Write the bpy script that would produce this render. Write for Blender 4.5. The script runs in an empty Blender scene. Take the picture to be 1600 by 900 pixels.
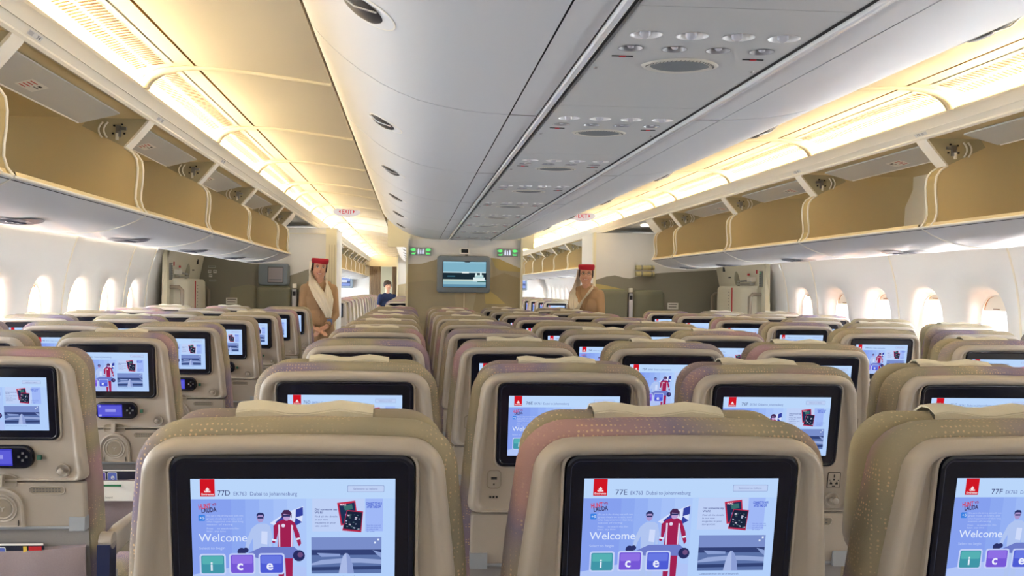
import bpy, bmesh, math, random
from mathutils import Vector, Matrix
random.seed(7)
PI = math.pi
COL = bpy.context.scene.collection
CX = 0.617          # centreline of the cabin; the camera stands at x = 0, y = 0
CZ = 1.38
sc = bpy.context.scene
sc.view_settings.view_transform = 'Standard'
sc.view_settings.look = 'None'
sc.view_settings.gamma = 1.0
sc.view_settings.use_curve_mapping = False
sc.view_settings.exposure = 2.32

def lin(c):
    c = c / 255.0
    return c / 12.92 if c <= 0.04045 else ((c + 0.055) / 1.055) ** 2.4
def rgb(r, g, b): return (lin(r), lin(g), lin(b), 1.0)

# ---------------------------------------------------------------- materials
_m = {}
def mat(name, col, rough=0.5, metal=0.0, bump=0.0, bscale=300.0, spec=0.5, coat=0.0, vary=0.0):
    if name in _m: return _m[name]
    m = bpy.data.materials.new(name); m.use_nodes = True
    nt = m.node_tree; b = nt.nodes['Principled BSDF']
    b.inputs['Base Color'].default_value = rgb(*col)
    b.inputs['Roughness'].default_value = rough
    b.inputs['Metallic'].default_value = metal
    b.inputs['Specular IOR Level'].default_value = spec
    b.inputs['Coat Weight'].default_value = coat
    if bump or vary:
        tc = nt.nodes.new('ShaderNodeTexCoord')
        n = nt.nodes.new('ShaderNodeTexNoise'); n.inputs['Scale'].default_value = bscale
        nt.links.new(tc.outputs['Object'], n.inputs['Vector'])
        if bump:
            bp = nt.nodes.new('ShaderNodeBump'); bp.inputs['Strength'].default_value = bump
            bp.inputs['Distance'].default_value = 0.002
            nt.links.new(n.outputs['Fac'], bp.inputs['Height']); nt.links.new(bp.outputs['Normal'], b.inputs['Normal'])
        if vary:
            mx = nt.nodes.new('ShaderNodeMix'); mx.data_type = 'RGBA'
            c = rgb(*col)
            mx.inputs['A'].default_value = tuple(x * (1 - vary) for x in c[:3]) + (1,)
            mx.inputs['B'].default_value = tuple(min(1, x * (1 + vary)) for x in c[:3]) + (1,)
            nt.links.new(n.outputs['Fac'], mx.inputs['Factor'])
            nt.links.new(mx.outputs['Result'], b.inputs['Base Color'])
    _m[name] = m
    return m

SCR = 0.2003   # 1 / 2 ** exposure
def em(r, g, b, s=1.0):
    k = 'glow_%d_%d_%d_%d' % (r, g, b, int(s * 100))
    if k in _m: return _m[k]
    m = bpy.data.materials.new(k); m.use_nodes = True
    nt = m.node_tree; nt.nodes.clear()
    o = nt.nodes.new('ShaderNodeOutputMaterial'); e = nt.nodes.new('ShaderNodeEmission')
    e.inputs['Color'].default_value = rgb(r, g, b); e.inputs['Strength'].default_value = s * SCR
    nt.links.new(e.outputs[0], o.inputs[0])
    _m[k] = m
    return m

def fabric(name, cols, dots, scale=3.4):
    m = bpy.data.materials.new(name); m.use_nodes = True
    nt = m.node_tree; b = nt.nodes['Principled BSDF']; N = nt.nodes.new; L = nt.links.new
    b.inputs['Roughness'].default_value = 0.95; b.inputs['Specular IOR Level'].default_value = 0.15
    tc = N('ShaderNodeTexCoord'); oi = N('ShaderNodeObjectInfo')
    mul = N('ShaderNodeMath'); mul.operation = 'MULTIPLY'; mul.inputs[1].default_value = 23.0
    L(oi.outputs['Random'], mul.inputs[0])
    add = N('ShaderNodeVectorMath'); add.operation = 'ADD'
    L(tc.outputs['Object'], add.inputs[0]); L(mul.outputs[0], add.inputs[1])
    n = N('ShaderNodeTexNoise'); n.inputs['Scale'].default_value = scale; n.inputs['Detail'].default_value = 1.0
    L(add.outputs[0], n.inputs['Vector'])
    cr = N('ShaderNodeValToRGB'); L(n.outputs['Fac'], cr.inputs[0])
    el = cr.color_ramp.elements
    while len(el) < len(cols): el.new(0.5)
    for i, c in enumerate(cols):
        el[i].position = 0.30 + 0.40 * i / (len(cols) - 1); el[i].color = rgb(*c)
    v = N('ShaderNodeTexVoronoi'); v.inputs['Scale'].default_value = 150.0; v.inputs['Randomness'].default_value = 0.35
    L(tc.outputs['Object'], v.inputs['Vector'])
    lt = N('ShaderNodeMath'); lt.operation = 'LESS_THAN'; lt.inputs[1].default_value = 0.25
    L(v.outputs['Distance'], lt.inputs[0])
    n2 = N('ShaderNodeTexNoise'); n2.inputs['Scale'].default_value = 9.0
    L(add.outputs[0], n2.inputs['Vector'])
    r2 = N('ShaderNodeMapRange'); r2.inputs['From Min'].default_value = 0.38; r2.inputs['From Max'].default_value = 0.62
    L(n2.outputs['Fac'], r2.inputs['Value'])
    m2 = N('ShaderNodeMath'); m2.operation = 'MULTIPLY'; L(lt.outputs[0], m2.inputs[0]); L(r2.outputs[0], m2.inputs[1])
    mx = N('ShaderNodeMix'); mx.data_type = 'RGBA'; mx.inputs['B'].default_value = rgb(*dots)
    L(m2.outputs[0], mx.inputs['Factor']); L(cr.outputs[0], mx.inputs['A']); L(mx.outputs['Result'], b.inputs['Base Color'])
    n3 = N('ShaderNodeTexNoise'); n3.inputs['Scale'].default_value = 700.0
    L(tc.outputs['Object'], n3.inputs['Vector'])
    bp = N('ShaderNodeBump'); bp.inputs['Strength'].default_value = 0.4; bp.inputs['Distance'].default_value = 0.001
    L(n3.outputs['Fac'], bp.inputs['Height']); L(bp.outputs['Normal'], b.inputs['Normal'])
    return m

PLASTIC = mat('seat_plastic', (172, 163, 152), 0.32, bump=0.12, bscale=900)
PLASTIC2 = mat('tray_plastic', (170, 161, 150), 0.5, bump=0.15, bscale=900)
PLASTIC_D = mat('tray_recess_plastic', (146, 137, 122), 0.5)
GREYP = mat('grey_hinge_plastic', (150, 155, 162), 0.45)
BLACK = mat('bezel_black', (5, 8, 28), 0.12, coat=0.3)
BLACKM = mat('black_matte', (18, 18, 20), 0.6)
NAVY = mat('navy_plastic', (22, 32, 70), 0.35)
FAB = fabric('pastel_dotted_upholstery', [(160, 130, 138), (144, 138, 120), (158, 148, 126), (130, 120, 140), (170, 136, 134)], (206, 178, 146))
FABH = fabric('headrest_upholstery', [(136, 122, 126), (146, 138, 116), (156, 147, 122), (126, 116, 130)], (200, 178, 142))
COVER = mat('headrest_cloth', (206, 200, 182), 0.95, bump=0.3, bscale=500)
METAL = mat('brushed_metal', (170, 170, 172), 0.35, 1.0)
POCKET = mat('pocket_cloth', (142, 128, 132), 0.9, bump=0.3, bscale=400, vary=0.12)
BIN_W = mat('bin_white', (220, 221, 224), 0.33, coat=0.05)
CEN_W = mat('centre_bin_white', (208, 211, 217), 0.42)
SERV = mat('service_panel_grey', (196, 199, 202), 0.4)
WHITE_T = mat('white_trim', (240, 236, 226), 0.45)
TAN = mat('bin_liner_tan', (224, 205, 160), 0.55)
TANL = mat('bin_back_cream', (232, 224, 205), 0.5)
FLAP = mat('bin_door_inner_grey', (205, 205, 203), 0.45)
BRACK = mat('bracket_beige', (190, 180, 148), 0.5)
CREAM = mat('aisle_ceiling_cream', (240, 232, 212), 0.45)
FASC = mat('fascia_cream', (238, 232, 218), 0.42)
GROOVE = mat('groove_tan', (170, 140, 90), 0.7)
DGROOVE = mat('groove_dark', (40, 38, 38), 0.7)
WALLM = mat('sidewall_white', (236, 235, 232), 0.45)
SEAMW = mat('sidewall_seam', (238, 230, 212), 0.5)
WTAN = mat('window_seal_tan', (176, 112, 52), 0.6)
SHADE = mat('window_shade_cream', (238, 230, 215), 0.5)
SLOTB = mat('slot_brown', (150, 115, 90), 0.6)
DARKG = mat('dark_glass_grille', (58, 60, 76), 0.45)
GRIL = mat('speaker_mesh_grey', (118, 124, 130), 0.7, bump=0.5, bscale=1200)
MONW = mat('bulkhead_grey_white', (222, 221, 218), 0.5)
MONT = mat('bulkhead_sand', (176, 166, 138), 0.55)
MONO = mat('bulkhead_ochre', (190, 172, 112), 0.55)
MOND = mat('bulkhead_green_grey', (140, 137, 124), 0.55)
MONC = mat('bulkhead_cream', (228, 222, 196), 0.5)
JUMP = mat('jumpseat_olive', (124, 124, 106), 0.7, bump=0.2, bscale=200)
MONIT = mat('monitor_blue_grey', (118, 130, 142), 0.5)
DOORM = mat('door_cream', (226, 220, 200), 0.45)
DOORG = mat('door_grey', (176, 172, 160), 0.45)
RED = mat('red_print', (190, 30, 40), 0.5)
PRINT = mat('grey_print', (90, 90, 90), 0.6)
PAPER = mat('paper_white', (236, 234, 228), 0.7)
CARPET = mat('carpet_grey', (104, 98, 96), 0.98, bump=0.5, bscale=300, vary=0.25)
CURTAIN = mat('curtain_brown', (172, 152, 130), 0.9)

# ---------------------------------------------------------------- mesh helpers
class MB:
    def __init__(s): s.v = []; s.f = []; s.mi = []; s.mats = []; s.sm = []
    def m(s, mt):
        if mt not in s.mats: s.mats.append(mt)
        return s.mats.index(mt)
    def add(s, vs, fs, mt, smooth=False):
        o = len(s.v); s.v += [tuple(p) for p in vs]; k = s.m(mt)
        for f in fs: s.f.append(tuple(i + o for i in f)); s.mi.append(k); s.sm.append(smooth)
        return s
    def box(s, c, d, mt, rz=0.0, rx=0.0):
        hx, hy, hz = d[0] / 2, d[1] / 2, d[2] / 2
        R = Matrix.Rotation(rz, 3, 'Z') @ Matrix.Rotation(rx, 3, 'X')
        vs = [Vector(c) + R @ Vector((x * hx, y * hy, z * hz)) for x in (-1, 1) for y in (-1, 1) for z in (-1, 1)]
        return s.add(vs, [(0, 1, 3, 2), (4, 6, 7, 5), (0, 4, 5, 1), (2, 3, 7, 6), (0, 2, 6, 4), (1, 5, 7, 3)], mt)
    def rings(s, rs, mt, cap0=False, cap1=False, closed=True, smooth=True):
        n = len(rs[0]); vs = [p for r in rs for p in r]; fs = []
        for i in range(len(rs) - 1):
            for j in range(n if closed else n - 1):
                k = (j + 1) % n
                fs.append((i * n + j, i * n + k, (i + 1) * n + k, (i + 1) * n + j))
        s.add(vs, fs, mt, smooth)
        if cap0: s.add(rs[0], [tuple(range(n))[::-1]], mt)
        if cap1: s.add(rs[-1], [tuple(range(n))], mt)
        return s
    def tube(s, path, r, mt, n=8, caps=True):
        path = [Vector(p) for p in path]; rs = []
        rr = r if isinstance(r, (list, tuple)) else [r] * len(path)
        up = Vector((0.13, 0.21, 0.97)).normalized()
        for i, p in enumerate(path):
            a = path[max(i - 1, 0)]; b = path[min(i + 1, len(path) - 1)]
            t = (b - a).normalized()
            if abs(t.dot(up)) > 0.98: up = Vector((1, 0.1, 0.05)).normalized()
            x = t.cross(up).normalized(); y = t.cross(x).normalized(); up = -y if y.dot(up) < 0 else y
            x = t.cross(up).normalized()
            rs.append([p + rr[i] * (math.cos(2 * PI * k / n) * x + math.sin(2 * PI * k / n) * up) for k in range(n)])
        return s.rings(rs, mt, caps, caps)
    def ell(s, c, r, mt, n=16, m=10, rot=None):
        rs = []
        for i in range(m + 1):
            ph = -PI / 2 + PI * i / m
            rs.append([(math.cos(ph) * math.cos(2 * PI * j / n) * r[0], math.cos(ph) * math.sin(2 * PI * j / n) * r[1], math.sin(ph) * r[2]) for j in range(n)])
        rs = [[Vector(c) + ((rot @ Vector(p)) if rot else Vector(p)) for p in q] for q in rs]
        return s.rings(rs, mt)
    def sweep(s, prof, y0, y1, mt, smooth=False, thick=None, closed=False):
        # profile of (x, z) points run along y
        a = [(x, y0, z) for x, z in prof]; b = [(x, y1, z) for x, z in prof]
        n = len(prof); fs = [(i, i + 1, n + i + 1, n + i) for i in range(n - 1)]
        if closed: fs.append((n - 1, 0, n, 2 * n - 1))
        s.add(a + b, fs, mt, smooth)
        if closed: s.add(a, [tuple(range(n))], mt); s.add(b, [tuple(range(n))[::-1]], mt)
        return s
    def prism(s, poly, y0, y1, mt, smooth=False, back=True):
        # poly of (x, z); from y0 to y1
        n = len(poly)
        a = [(x, y0, z) for x, z in poly]; b = [(x, y1, z) for x, z in poly]
        s.add(a + b, [(i, (i + 1) % n, n + (i + 1) % n, n + i) for i in range(n)], mt, smooth)
        s.add(a, [tuple(range(n))], mt)
        if back: s.add(b, [tuple(range(n))[::-1]], mt)
        return s
    def build(s, name, parent=None, loc=None, bevel=0.0, xf=None, tri=True):
        me = bpy.data.meshes.new(name)
        vs = s.v if xf is None else [xf @ Vector(p) for p in s.v]
        me.from_pydata([tuple(p) for p in vs], [], s.f)
        for mt in s.mats: me.materials.append(mt)
        me.polygons.foreach_set('material_index', s.mi)
        me.polygons.foreach_set('use_smooth', s.sm)
        bm = bmesh.new(); bm.from_mesh(me)
        bmesh.ops.remove_doubles(bm, verts=bm.verts, dist=1e-6)
        bmesh.ops.recalc_face_normals(bm, faces=bm.faces)
        bm.to_mesh(me); bm.free()
        o = bpy.data.objects.new(name, me); COL.objects.link(o)
        if bevel:
            md = o.modifiers.new('Bevel', 'BEVEL'); md.width = bevel; md.segments = 2; md.limit_method = 'ANGLE'; md.angle_limit = 0.7
            for p in me.polygons: p.use_smooth = True
            me.set_sharp_from_angle(angle=0.9)
        elif any(s.sm): me.set_sharp_from_angle(angle=0.9)
        if loc: o.location = loc
        if parent: o.parent = parent
        return o

def tag(o, label=None, cat=None, group=None, kind=None):
    if label: o['label'] = label
    if cat: o['category'] = cat
    if group: o['group'] = group
    if kind: o['kind'] = kind
    return o
def thing(name, label, cat, loc=(0, 0, 0), rz=0.0, group=None):
    o = bpy.data.objects.new(name, None); COL.objects.link(o); o.empty_display_size = 0.05
    o.location = loc; o.rotation_euler = (0, 0, rz)
    return tag(o, label, cat, group)
def struct(o, label=None): return tag(o, label, None, None, 'structure')
KIDS = {}
def copy_tree(o, parent=None):
    c = o.copy(); COL.objects.link(c)
    if parent is not None: c.parent = parent
    for ch in kids(o): copy_tree(ch, c)
    return c
def kids(o): return [x for x in list(o.children)]

_tc = {}
def text2d(s, size, bold=0.0):
    k = (s, bold)
    if k not in _tc:
        cu = bpy.data.curves.new('t', 'FONT'); cu.body = s; cu.size = 1.0; cu.resolution_u = 3; cu.offset = bold
        ob = bpy.data.objects.new('t', cu); COL.objects.link(ob)
        bpy.context.view_layer.update()
        me = ob.to_mesh()
        _tc[k] = ([(v.co.x, v.co.y) for v in me.vertices], [tuple(p.vertices) for p in me.polygons])
        ob.to_mesh_clear(); bpy.data.objects.remove(ob); bpy.data.curves.remove(cu)
    vs, fs = _tc[k]
    return [(x * size, y * size) for x, y in vs], fs
def text_w(s, size, bold=0.0):
    vs, _ = text2d(s, size, bold)
    return (min(v[0] for v in vs), max(v[0] for v in vs)) if vs else (0, 0)

class Flat:
    """Flat marks laid on a surface: 2-D (x right, z up) at a small height off it, seen from -y."""
    def __init__(s, mb=None): s.mb = mb or MB(); s.k = 0
    def y(s): s.k += 1; return -0.00012 * s.k
    def poly(s, pts, mt):
        y = s.y(); s.mb.add([(a, y, b) for a, b in pts], [tuple(range(len(pts)))], mt)
    def rect(s, x0, z0, x1, z1, mt): s.poly([(x0, z0), (x1, z0), (x1, z1), (x0, z1)], mt)
    def rrect(s, x0, z0, x1, z1, r, mt, n=4):
        pts = []
        for cx, cz, a0 in ((x1 - r, z0 + r, -PI / 2), (x1 - r, z1 - r, 0), (x0 + r, z1 - r, PI / 2), (x0 + r, z0 + r, PI)):
            for i in range(n + 1):
                a = a0 + PI / 2 * i / n; pts.append((cx + r * math.cos(a), cz + r * math.sin(a)))
        s.poly(pts, mt)
    def disc(s, x, z, rx, rz, mt, n=16): s.poly([(x + rx * math.cos(2 * PI * i / n), z + rz * math.sin(2 * PI * i / n)) for i in range(n)], mt)
    def text(s, t, x, z, size, mt, w=None, bold=0.0, rot=0.0):
        vs, fs = text2d(t, size, bold)
        if not vs: return
        k = 1.0
        if w: a, b = text_w(t, size, bold); k = w / (b - a)
        y = s.y(); c, sn = math.cos(rot), math.sin(rot)
        s.mb.add([(x + k * p * c - q * sn, y, z + k * p * sn + q * c) for p, q in vs], fs, mt)

def rrect2(hw, z0, z1, r, n=5, hw0=None):
    """closed (x, z) rounded outline, bottom half-width hw0"""
    hw0 = hw0 or hw; pts = []
    for cx, cz, a0 in ((hw0 - r, z0 + r, -PI / 2), (hw - r, z1 - r, 0), (-hw + r, z1 - r, PI / 2), (-hw0 + r, z0 + r, PI)):
        for i in range(n + 1):
            a = a0 + PI / 2 * i / n; pts.append((cx + r * math.cos(a), cz + r * math.sin(a)))
    return pts

# ================================================================= SEAT
TL = 0.158
def Y(z, w=0.0): return w + (1.16 - z) * TL
def hwz(z):
    P = [(0.3, 0.225), (0.83, 0.225), (1.0, 0.215), (1.14, 0.199), (1.3, 0.190)]
    for (a, p), (b, q) in zip(P, P[1:]):
        if z <= b: return p + (q - p) * (z - a) / (b - a)
    return P[-1][1]
def shell_ring(d, w, z0, z1, r, bf=0.25, rb=0.02):
    pts = []; zt = z1 - d; zb = z0 + d * bf; r = max(r - d, 0.012); rb = max(rb, 0.004)
    def side(sg):
        q = []
        for i in range(5):
            a = -PI / 2 + PI / 2 * i / 4
            q.append((hwz(zb) - d - rb + rb * math.cos(a), zb + rb + rb * math.sin(a)))
        for i in range(1, 6):
            z = zb + rb + (zt - r - zb - rb) * i / 6; q.append((hwz(z) - d, z))
        for i in range(8):
            a = PI / 2 * i / 7; z = zt - r + r * math.sin(a)
            q.append((hwz(zt - r) - d - r + r * math.cos(a), z))
        return [(sg * x, z) for x, z in q]
    a = side(1); b = side(-1)[::-1]
    top = [(a[-1][0] + (b[0][0] - a[-1][0]) * i / 8, zt + 0.0035 * math.sin(PI * i / 8)) for i in range(1, 8)]
    allp = a + top + b
    return [(x, Y(z, w), z) for x, z in allp]

def mk_shell():
    mb = MB()
    R = lambda d, w: shell_ring(d, w, 0.838, 1.180, 0.052)
    mb.rings([R(0.004, 0.06), R(0.0, 0.04), R(0.0, 0.016), R(0.003, 0.006), R(0.008, -0.001), (R(0.014, -0.002)), R(0.019, 0.0005), R(0.0225, 0.007), R(0.026, 0.0112), R(0.032, 0.0118)], PLASTIC, cap1=True)
    # bezel surround lip
    def ring(hw, z0, z1, r, w): return [(x, Y(z, w), z) for x, z in rrect2(hw, z0, z1, r, 5)]
    mb.rings([ring(0.166, 0.948, 1.167, 0.024, 0.012), ring(0.1645, 0.9495, 1.1655, 0.023, 0.006), ring(0.161, 0.953, 1.162, 0.021, 0.005), ring(0.160, 0.954, 1.161, 0.020, 0.012)], PLASTIC)
    return mb
def mk_bezel():
    mb = MB()
    def ring(hw, z0, z1, r, w): return [(x, Y(z, w), z) for x, z in rrect2(hw, z0, z1, r, 6)]
    mb.rings([ring(0.1595, 0.954, 1.1605, 0.020, 0.010), ring(0.1585, 0.955, 1.1595, 0.019, 0.003), ring(0.155, 0.9585, 1.156, 0.016, 0.0015), ring(0.1515, 0.962, 1.1515, 0.013, 0.003), ring(0.151, 0.9625, 1.151, 0.0125, 0.0042)], BLACK, cap1=True)
    return mb
def mk_back():
    mb = MB()
    R = lambda d, w: shell_ring(d, w, 0.50, 1.180, 0.055, 0.3, 0.03)
    mb.rings([R(0.0, 0.03), R(-0.010, 0.034), R(-0.017, 0.046), R(-0.019, 0.062), R(-0.017, 0.080), R(-0.010, 0.098), R(0.004, 0.108), R(0.03, 0.113)], FAB, cap0=True, cap1=True)
    return mb
def mk_head():
    mb = MB()
    def R(d, w, dz=0.0): return [(x * (1 + 0.03 * (z - 0.97)), Y(z, w), z + dz) for x, z in rrect2(0.198 - d, 0.955 + d, 1.196 - d, max(0.06 - d * 0.6, 0.015), 7)]
    mb.rings([R(0.02, 0.112), R(0.006, 0.116), R(-0.002, 0.128), R(-0.005, 0.145), R(-0.003, 0.160), R(0.006, 0.172), R(0.02, 0.178), R(0.05, 0.174)], FABH, cap0=True, cap1=True)
    return mb
def mk_cover(seed=0):
    rnd = random.Random(seed); mb = MB(); rs = []
    for i in range(9):
        u = -0.098 + 0.196 * i / 8
        e = 0.0035 * math.sin(i * 1.3 + seed) + rnd.uniform(-0.001, 0.001)
        pr = [(0.118, 1.186), (0.121, 1.2005 + e), (0.138, 1.2085 + e), (0.155, 1.2085 + e), (0.174, 1.196), (0.183, 1.15), (0.1835, 1.05)]
        rs.append([(u, Y(z, w), z) for w, z in pr] + [(u, Y(z, w - 0.002), z - 0.0025) for w, z in pr[::-1]])
    mb.rings(rs, COVER, True, True)
    return mb
def mk_tray():
    mb = MB()
    def ring(hw, z0, z1, r, w): return [(x, Y(z, w), z) for x, z in rrect2(hw, z0, z1, r, 4)]
    mb.rings([ring(0.216, 0.706, 0.834, 0.006, 0.03), ring(0.216, 0.706, 0.834, 0.006, 0.008), ring(0.2135, 0.7085, 0.8315, 0.005, 0.005), ring(0.21, 0.712, 0.828, 0.004, 0.005)], PLASTIC2, cap0=True, cap1=True)
    # moulded oval placard frames
    f = MB()
    for sx in (0.118,):
        pts = [(x, z) for x, z in rrect2(0.048, 0.801, 0.823, 0.0105, 5)]
        mb.tube([(x + sx, Y(z, 0.004), z) for x, z in pts + [pts[0]]], 0.0017, PLASTIC, 6, False)
        mb.add([(x * 0.93 + sx, Y(z, 0.0045), z) for x, z in pts], [tuple(range(len(pts)))], PLASTIC_D)
        for zz in (0.8145, 0.8075):
            for i in range(9):
                x0 = sx - 0.038 + i * 0.0085
                mb.add([(x0, Y(zz, 0.0038), zz), (x0 + 0.0062, Y(zz, 0.0038), zz), (x0 + 0.0062, Y(zz, 0.0038), zz + 0.0026), (x0, Y(zz, 0.0038), zz + 0.0026)], [(0, 1, 2, 3)], PRINT)
    # bottom trough edge and hinge blocks
    mb.tube([(-0.21, Y(0.704, 0.01), 0.703), (0.21, Y(0.704, 0.01), 0.703)], 0.006, GREYP, 8)
    for sx in (-1, 1): mb.box((sx * 0.196, Y(0.715, 0.012), 0.716), (0.042, 0.03, 0.038), GREYP)
    return mb
def mk_cup():
    mb = MB(); c = (0.0, 0.775)
    def arch(r, w, zb): # arch outline open at the bottom
        p = [(r, zb)] + [(r * math.cos(a), c[1] - 0.012 + r * math.sin(a)) for a in [PI * i / 14 for i in range(15)]] + [(-r, zb)]
        return [(x, Y(z, w), z) for x, z in p]
    mb.rings([arch(0.058, 0.006, 0.7085), arch(0.056, -0.004, 0.709), arch(0.050, -0.006, 0.7095), arch(0.047, -0.002, 0.712)], PLASTIC2, cap1=True)
    for r in (0.038, 0.029):
        mb.tube([(r * math.cos(2 * PI * i / 24), Y(0.762 + r * math.sin(2 * PI * i / 24), -0.003), 0.762 + r * math.sin(2 * PI * i / 24)) for i in range(25)], 0.0022, PLASTIC, 6, False)
    mb.add([(0.025 * math.cos(2 * PI * i / 20), Y(0.762, -0.0035) - 0.158 * 0.025 * math.sin(2 * PI * i / 20), 0.762 + 0.025 * math.sin(2 * PI * i / 20)) for i in range(20)], [tuple(range(20))], PLASTIC_D)
    for a in (0.5, 2.6, 4.7): mb.tube([(0, Y(0.762, -0.005), 0.762), (0.008 * math.cos(a), Y(0.762, -0.005), 0.762 + 0.008 * math.sin(a))], 0.0016, PLASTIC, 6)
    for sx in (-1, 1): mb.box((sx * 0.040, Y(0.72, -0.004), 0.720), (0.0015, 0.004, 0.016), BLACKM)
    return mb
def mk_latch():
    mb = MB()
    pts = [(0.040 * math.cos(a), 0.836 + (0.022 if math.sin(a) > 0 else 0.018) * math.sin(a)) for a in [2 * PI * i / 20 for i in range(20)]]
    pts = [(max(-0.038, min(0.038, x * 1.25)), z) for x, z in pts]
    mb.tube([(x, Y(z, 0.004), z) for x, z in pts + pts[:1]], 0.0016, PLASTIC, 6, False)
    mb.add([(x, Y(z, 0.0055), z) for x, z in pts], [tuple(range(20))], PLASTIC_D)
    mb.box((0, Y(0.842, -0.003), 0.842), (0.014, 0.014, 0.032), PLASTIC)
    return mb
def mk_knob():
    mb = MB(); x0, z0 = 0.162, 0.868
    def c(r, w): return [(x0 + r * math.cos(2 * PI * i / 20), Y(z0, w) - TL * r * math.sin(2 * PI * i / 20), z0 + r * math.sin(2 * PI * i / 20)) for i in range(20)]
    mb.rings([c(0.0195, 0.009), c(0.019, 0.0045), c(0.0165, 0.0045), c(0.0135, 0.009)], PLASTIC, cap1=True)
    mb.rings([c(0.0065, 0.008), c(0.006, -0.004), c(0.0085, -0.006), c(0.0085, -0.010), c(0.006, -0.012)], PLASTIC, cap1=True)
    return mb
def mk_handset():
    mb = MB()
    def ring(d, w, z): return [(x + 0.012, Y(zz, w), zz) for x, zz in rrect2(0.076 - d, 0.875 + d, 0.940 - d, 0.026 - d, 6)]
    mb.rings([ring(0, 0.010, 0), ring(0.0, -0.002, 0), ring(0.004, -0.006, 0), ring(0.008, -0.006, 0)], BLACK, cap1=True)
    cx, cz = 0.064, 0.909
    for a in range(4):
        mb.box((cx + 0.010 * math.cos(a * PI / 2), Y(cz, -0.0075) , cz + 0.010 * math.sin(a * PI / 2)), (0.006, 0.003, 0.006), PRINT)
    mb.box((0.103, Y(0.905, 0.004), 0.905), (0.010, 0.008, 0.012), mat('green_latch', (30, 95, 75), 0.4))
    return mb
def mk_handscreen():
    f = Flat()
    f.rect(-0.054, 0.884, 0.036, 0.931, em(66, 66, 190)); f.rect(-0.052, 0.889, 0.034, 0.926, em(92, 92, 214))
    f.rect(-0.026, 0.903, 0.012, 0.914, em(150, 150, 235)); f.rect(-0.050, 0.886, -0.040, 0.893, em(170, 170, 235)); f.rect(-0.050, 0.921, -0.042, 0.928, em(160, 165, 235))
    f.mb.v = [(x, Y(z, -0.0064) + y, z) for x, y, z in f.mb.v]
    return f.mb
def mk_usb():
    mb = MB()
    pts = rrect2(0.0165, 0.898, 0.943, 0.010, 5)
    mb.tube([(x - 0.163, Y(z, 0.009), z) for x, z in pts + pts[:1]], 0.0012, PLASTIC_D, 6, False)
    mb.box((-0.163, Y(0.923, 0.0095), 0.923), (0.014, 0.002, 0.006), BLACKM); mb.box((-0.163, Y(0.908, 0.0095), 0.908), (0.003, 0.002, 0.004), BLACKM)
    for i in (-1, 0, 1): mb.box((-0.163 + i * 0.008, Y(0.876, 0.0095), 0.876), (0.004, 0.002, 0.005), BLACKM)
    return mb
def mk_socket():
    mb = MB()
    pts = rrect2(0.0155, 0.898, 0.937, 0.002, 2)
    mb.tube([(x + 0.163, Y(z, 0.0095), z) for x, z in pts + pts[:1]], 0.0010, BLACKM, 6, False)
    mb.add([(x + 0.163, Y(z, 0.0088), z) for x, z in pts], [tuple(range(len(pts)))], PLASTIC)
    def b(x, z, w, h): mb.box((0.163 + x, Y(z, 0.0088), z), (w, 0.002, h), BLACKM)
    b(0, 0.9285, 0.003, 0.008); b(0, 0.9195, 0.004, 0.004); b(-0.007, 0.909, 0.006, 0.0035); b(0.007, 0.909, 0.006, 0.0035)
    b(-0.0075, 0.9105, 0.0025, 0.006); b(0.0075, 0.9105, 0.0025, 0.006); b(0, 0.9025, 0.008, 0.002); b(-0.0105, 0.918, 0.0015, 0.0015); b(0.0105, 0.917, 0.0015, 0.003)
    return mb
def mk_cushion():
    mb = MB(); rs = []
    for d, z in ((0.03, 0.30), (0.004, 0.32), (0, 0.36), (0, 0.42), (0.006, 0.445), (0.03, 0.46), (0.08, 0.462)):
        rs.append([(x, y, z) for x, y in rrect2(0.232 - d, 0.16 + d, 0.66 - d, 0.05, 5)])
    mb.rings(rs, FAB, True, True)
    return mb
def mk_pocket():
    mb = MB(); rs = []
    for w, zz in ((0.028, 0.700), (0.028, 0.42)):
        pass
    prof = [(0.652, 0.014), (0.648, -0.006), (0.62, -0.016), (0.52, -0.026), (0.44, -0.016), (0.40, 0.02)]
    for i in range(13):
        u = -0.212 + 0.424 * i / 12
        k = 1 - abs(u / 0.212) ** 3
        sg = -0.012 * math.sin(PI * i / 12)
        rs.append([(u, Y(z, w * (0.4 + 0.6 * k) + 0.01 + 0.003 * math.sin(i * 2.1)), z + (sg if j < 3 else 0)) for j, (z, w) in enumerate(prof)])
    mb.rings(rs, POCKET, closed=False)
    mb.add([(x, Y(z, 0.028), z) for x, z in ((-0.215, 0.39), (0.215, 0.39), (0.215, 0.71), (-0.215, 0.71))], [(0, 1, 2, 3)], mat('seat_lower_back', (156, 152, 150), 0.8, bump=0.2, bscale=300))
    return mb
def mk_leg(sx):
    mb = MB()
    mb.tube([(sx * 0.17, 0.20, 0.30), (sx * 0.17, 0.14, 0.02)], 0.016, METAL, 8); mb.tube([(sx * 0.17, 0.55, 0.30), (sx * 0.17, 0.60, 0.02)], 0.016, METAL, 8)
    mb.box((sx * 0.17, 0.36, 0.012), (0.04, 0.56, 0.024), METAL)
    return mb
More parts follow.
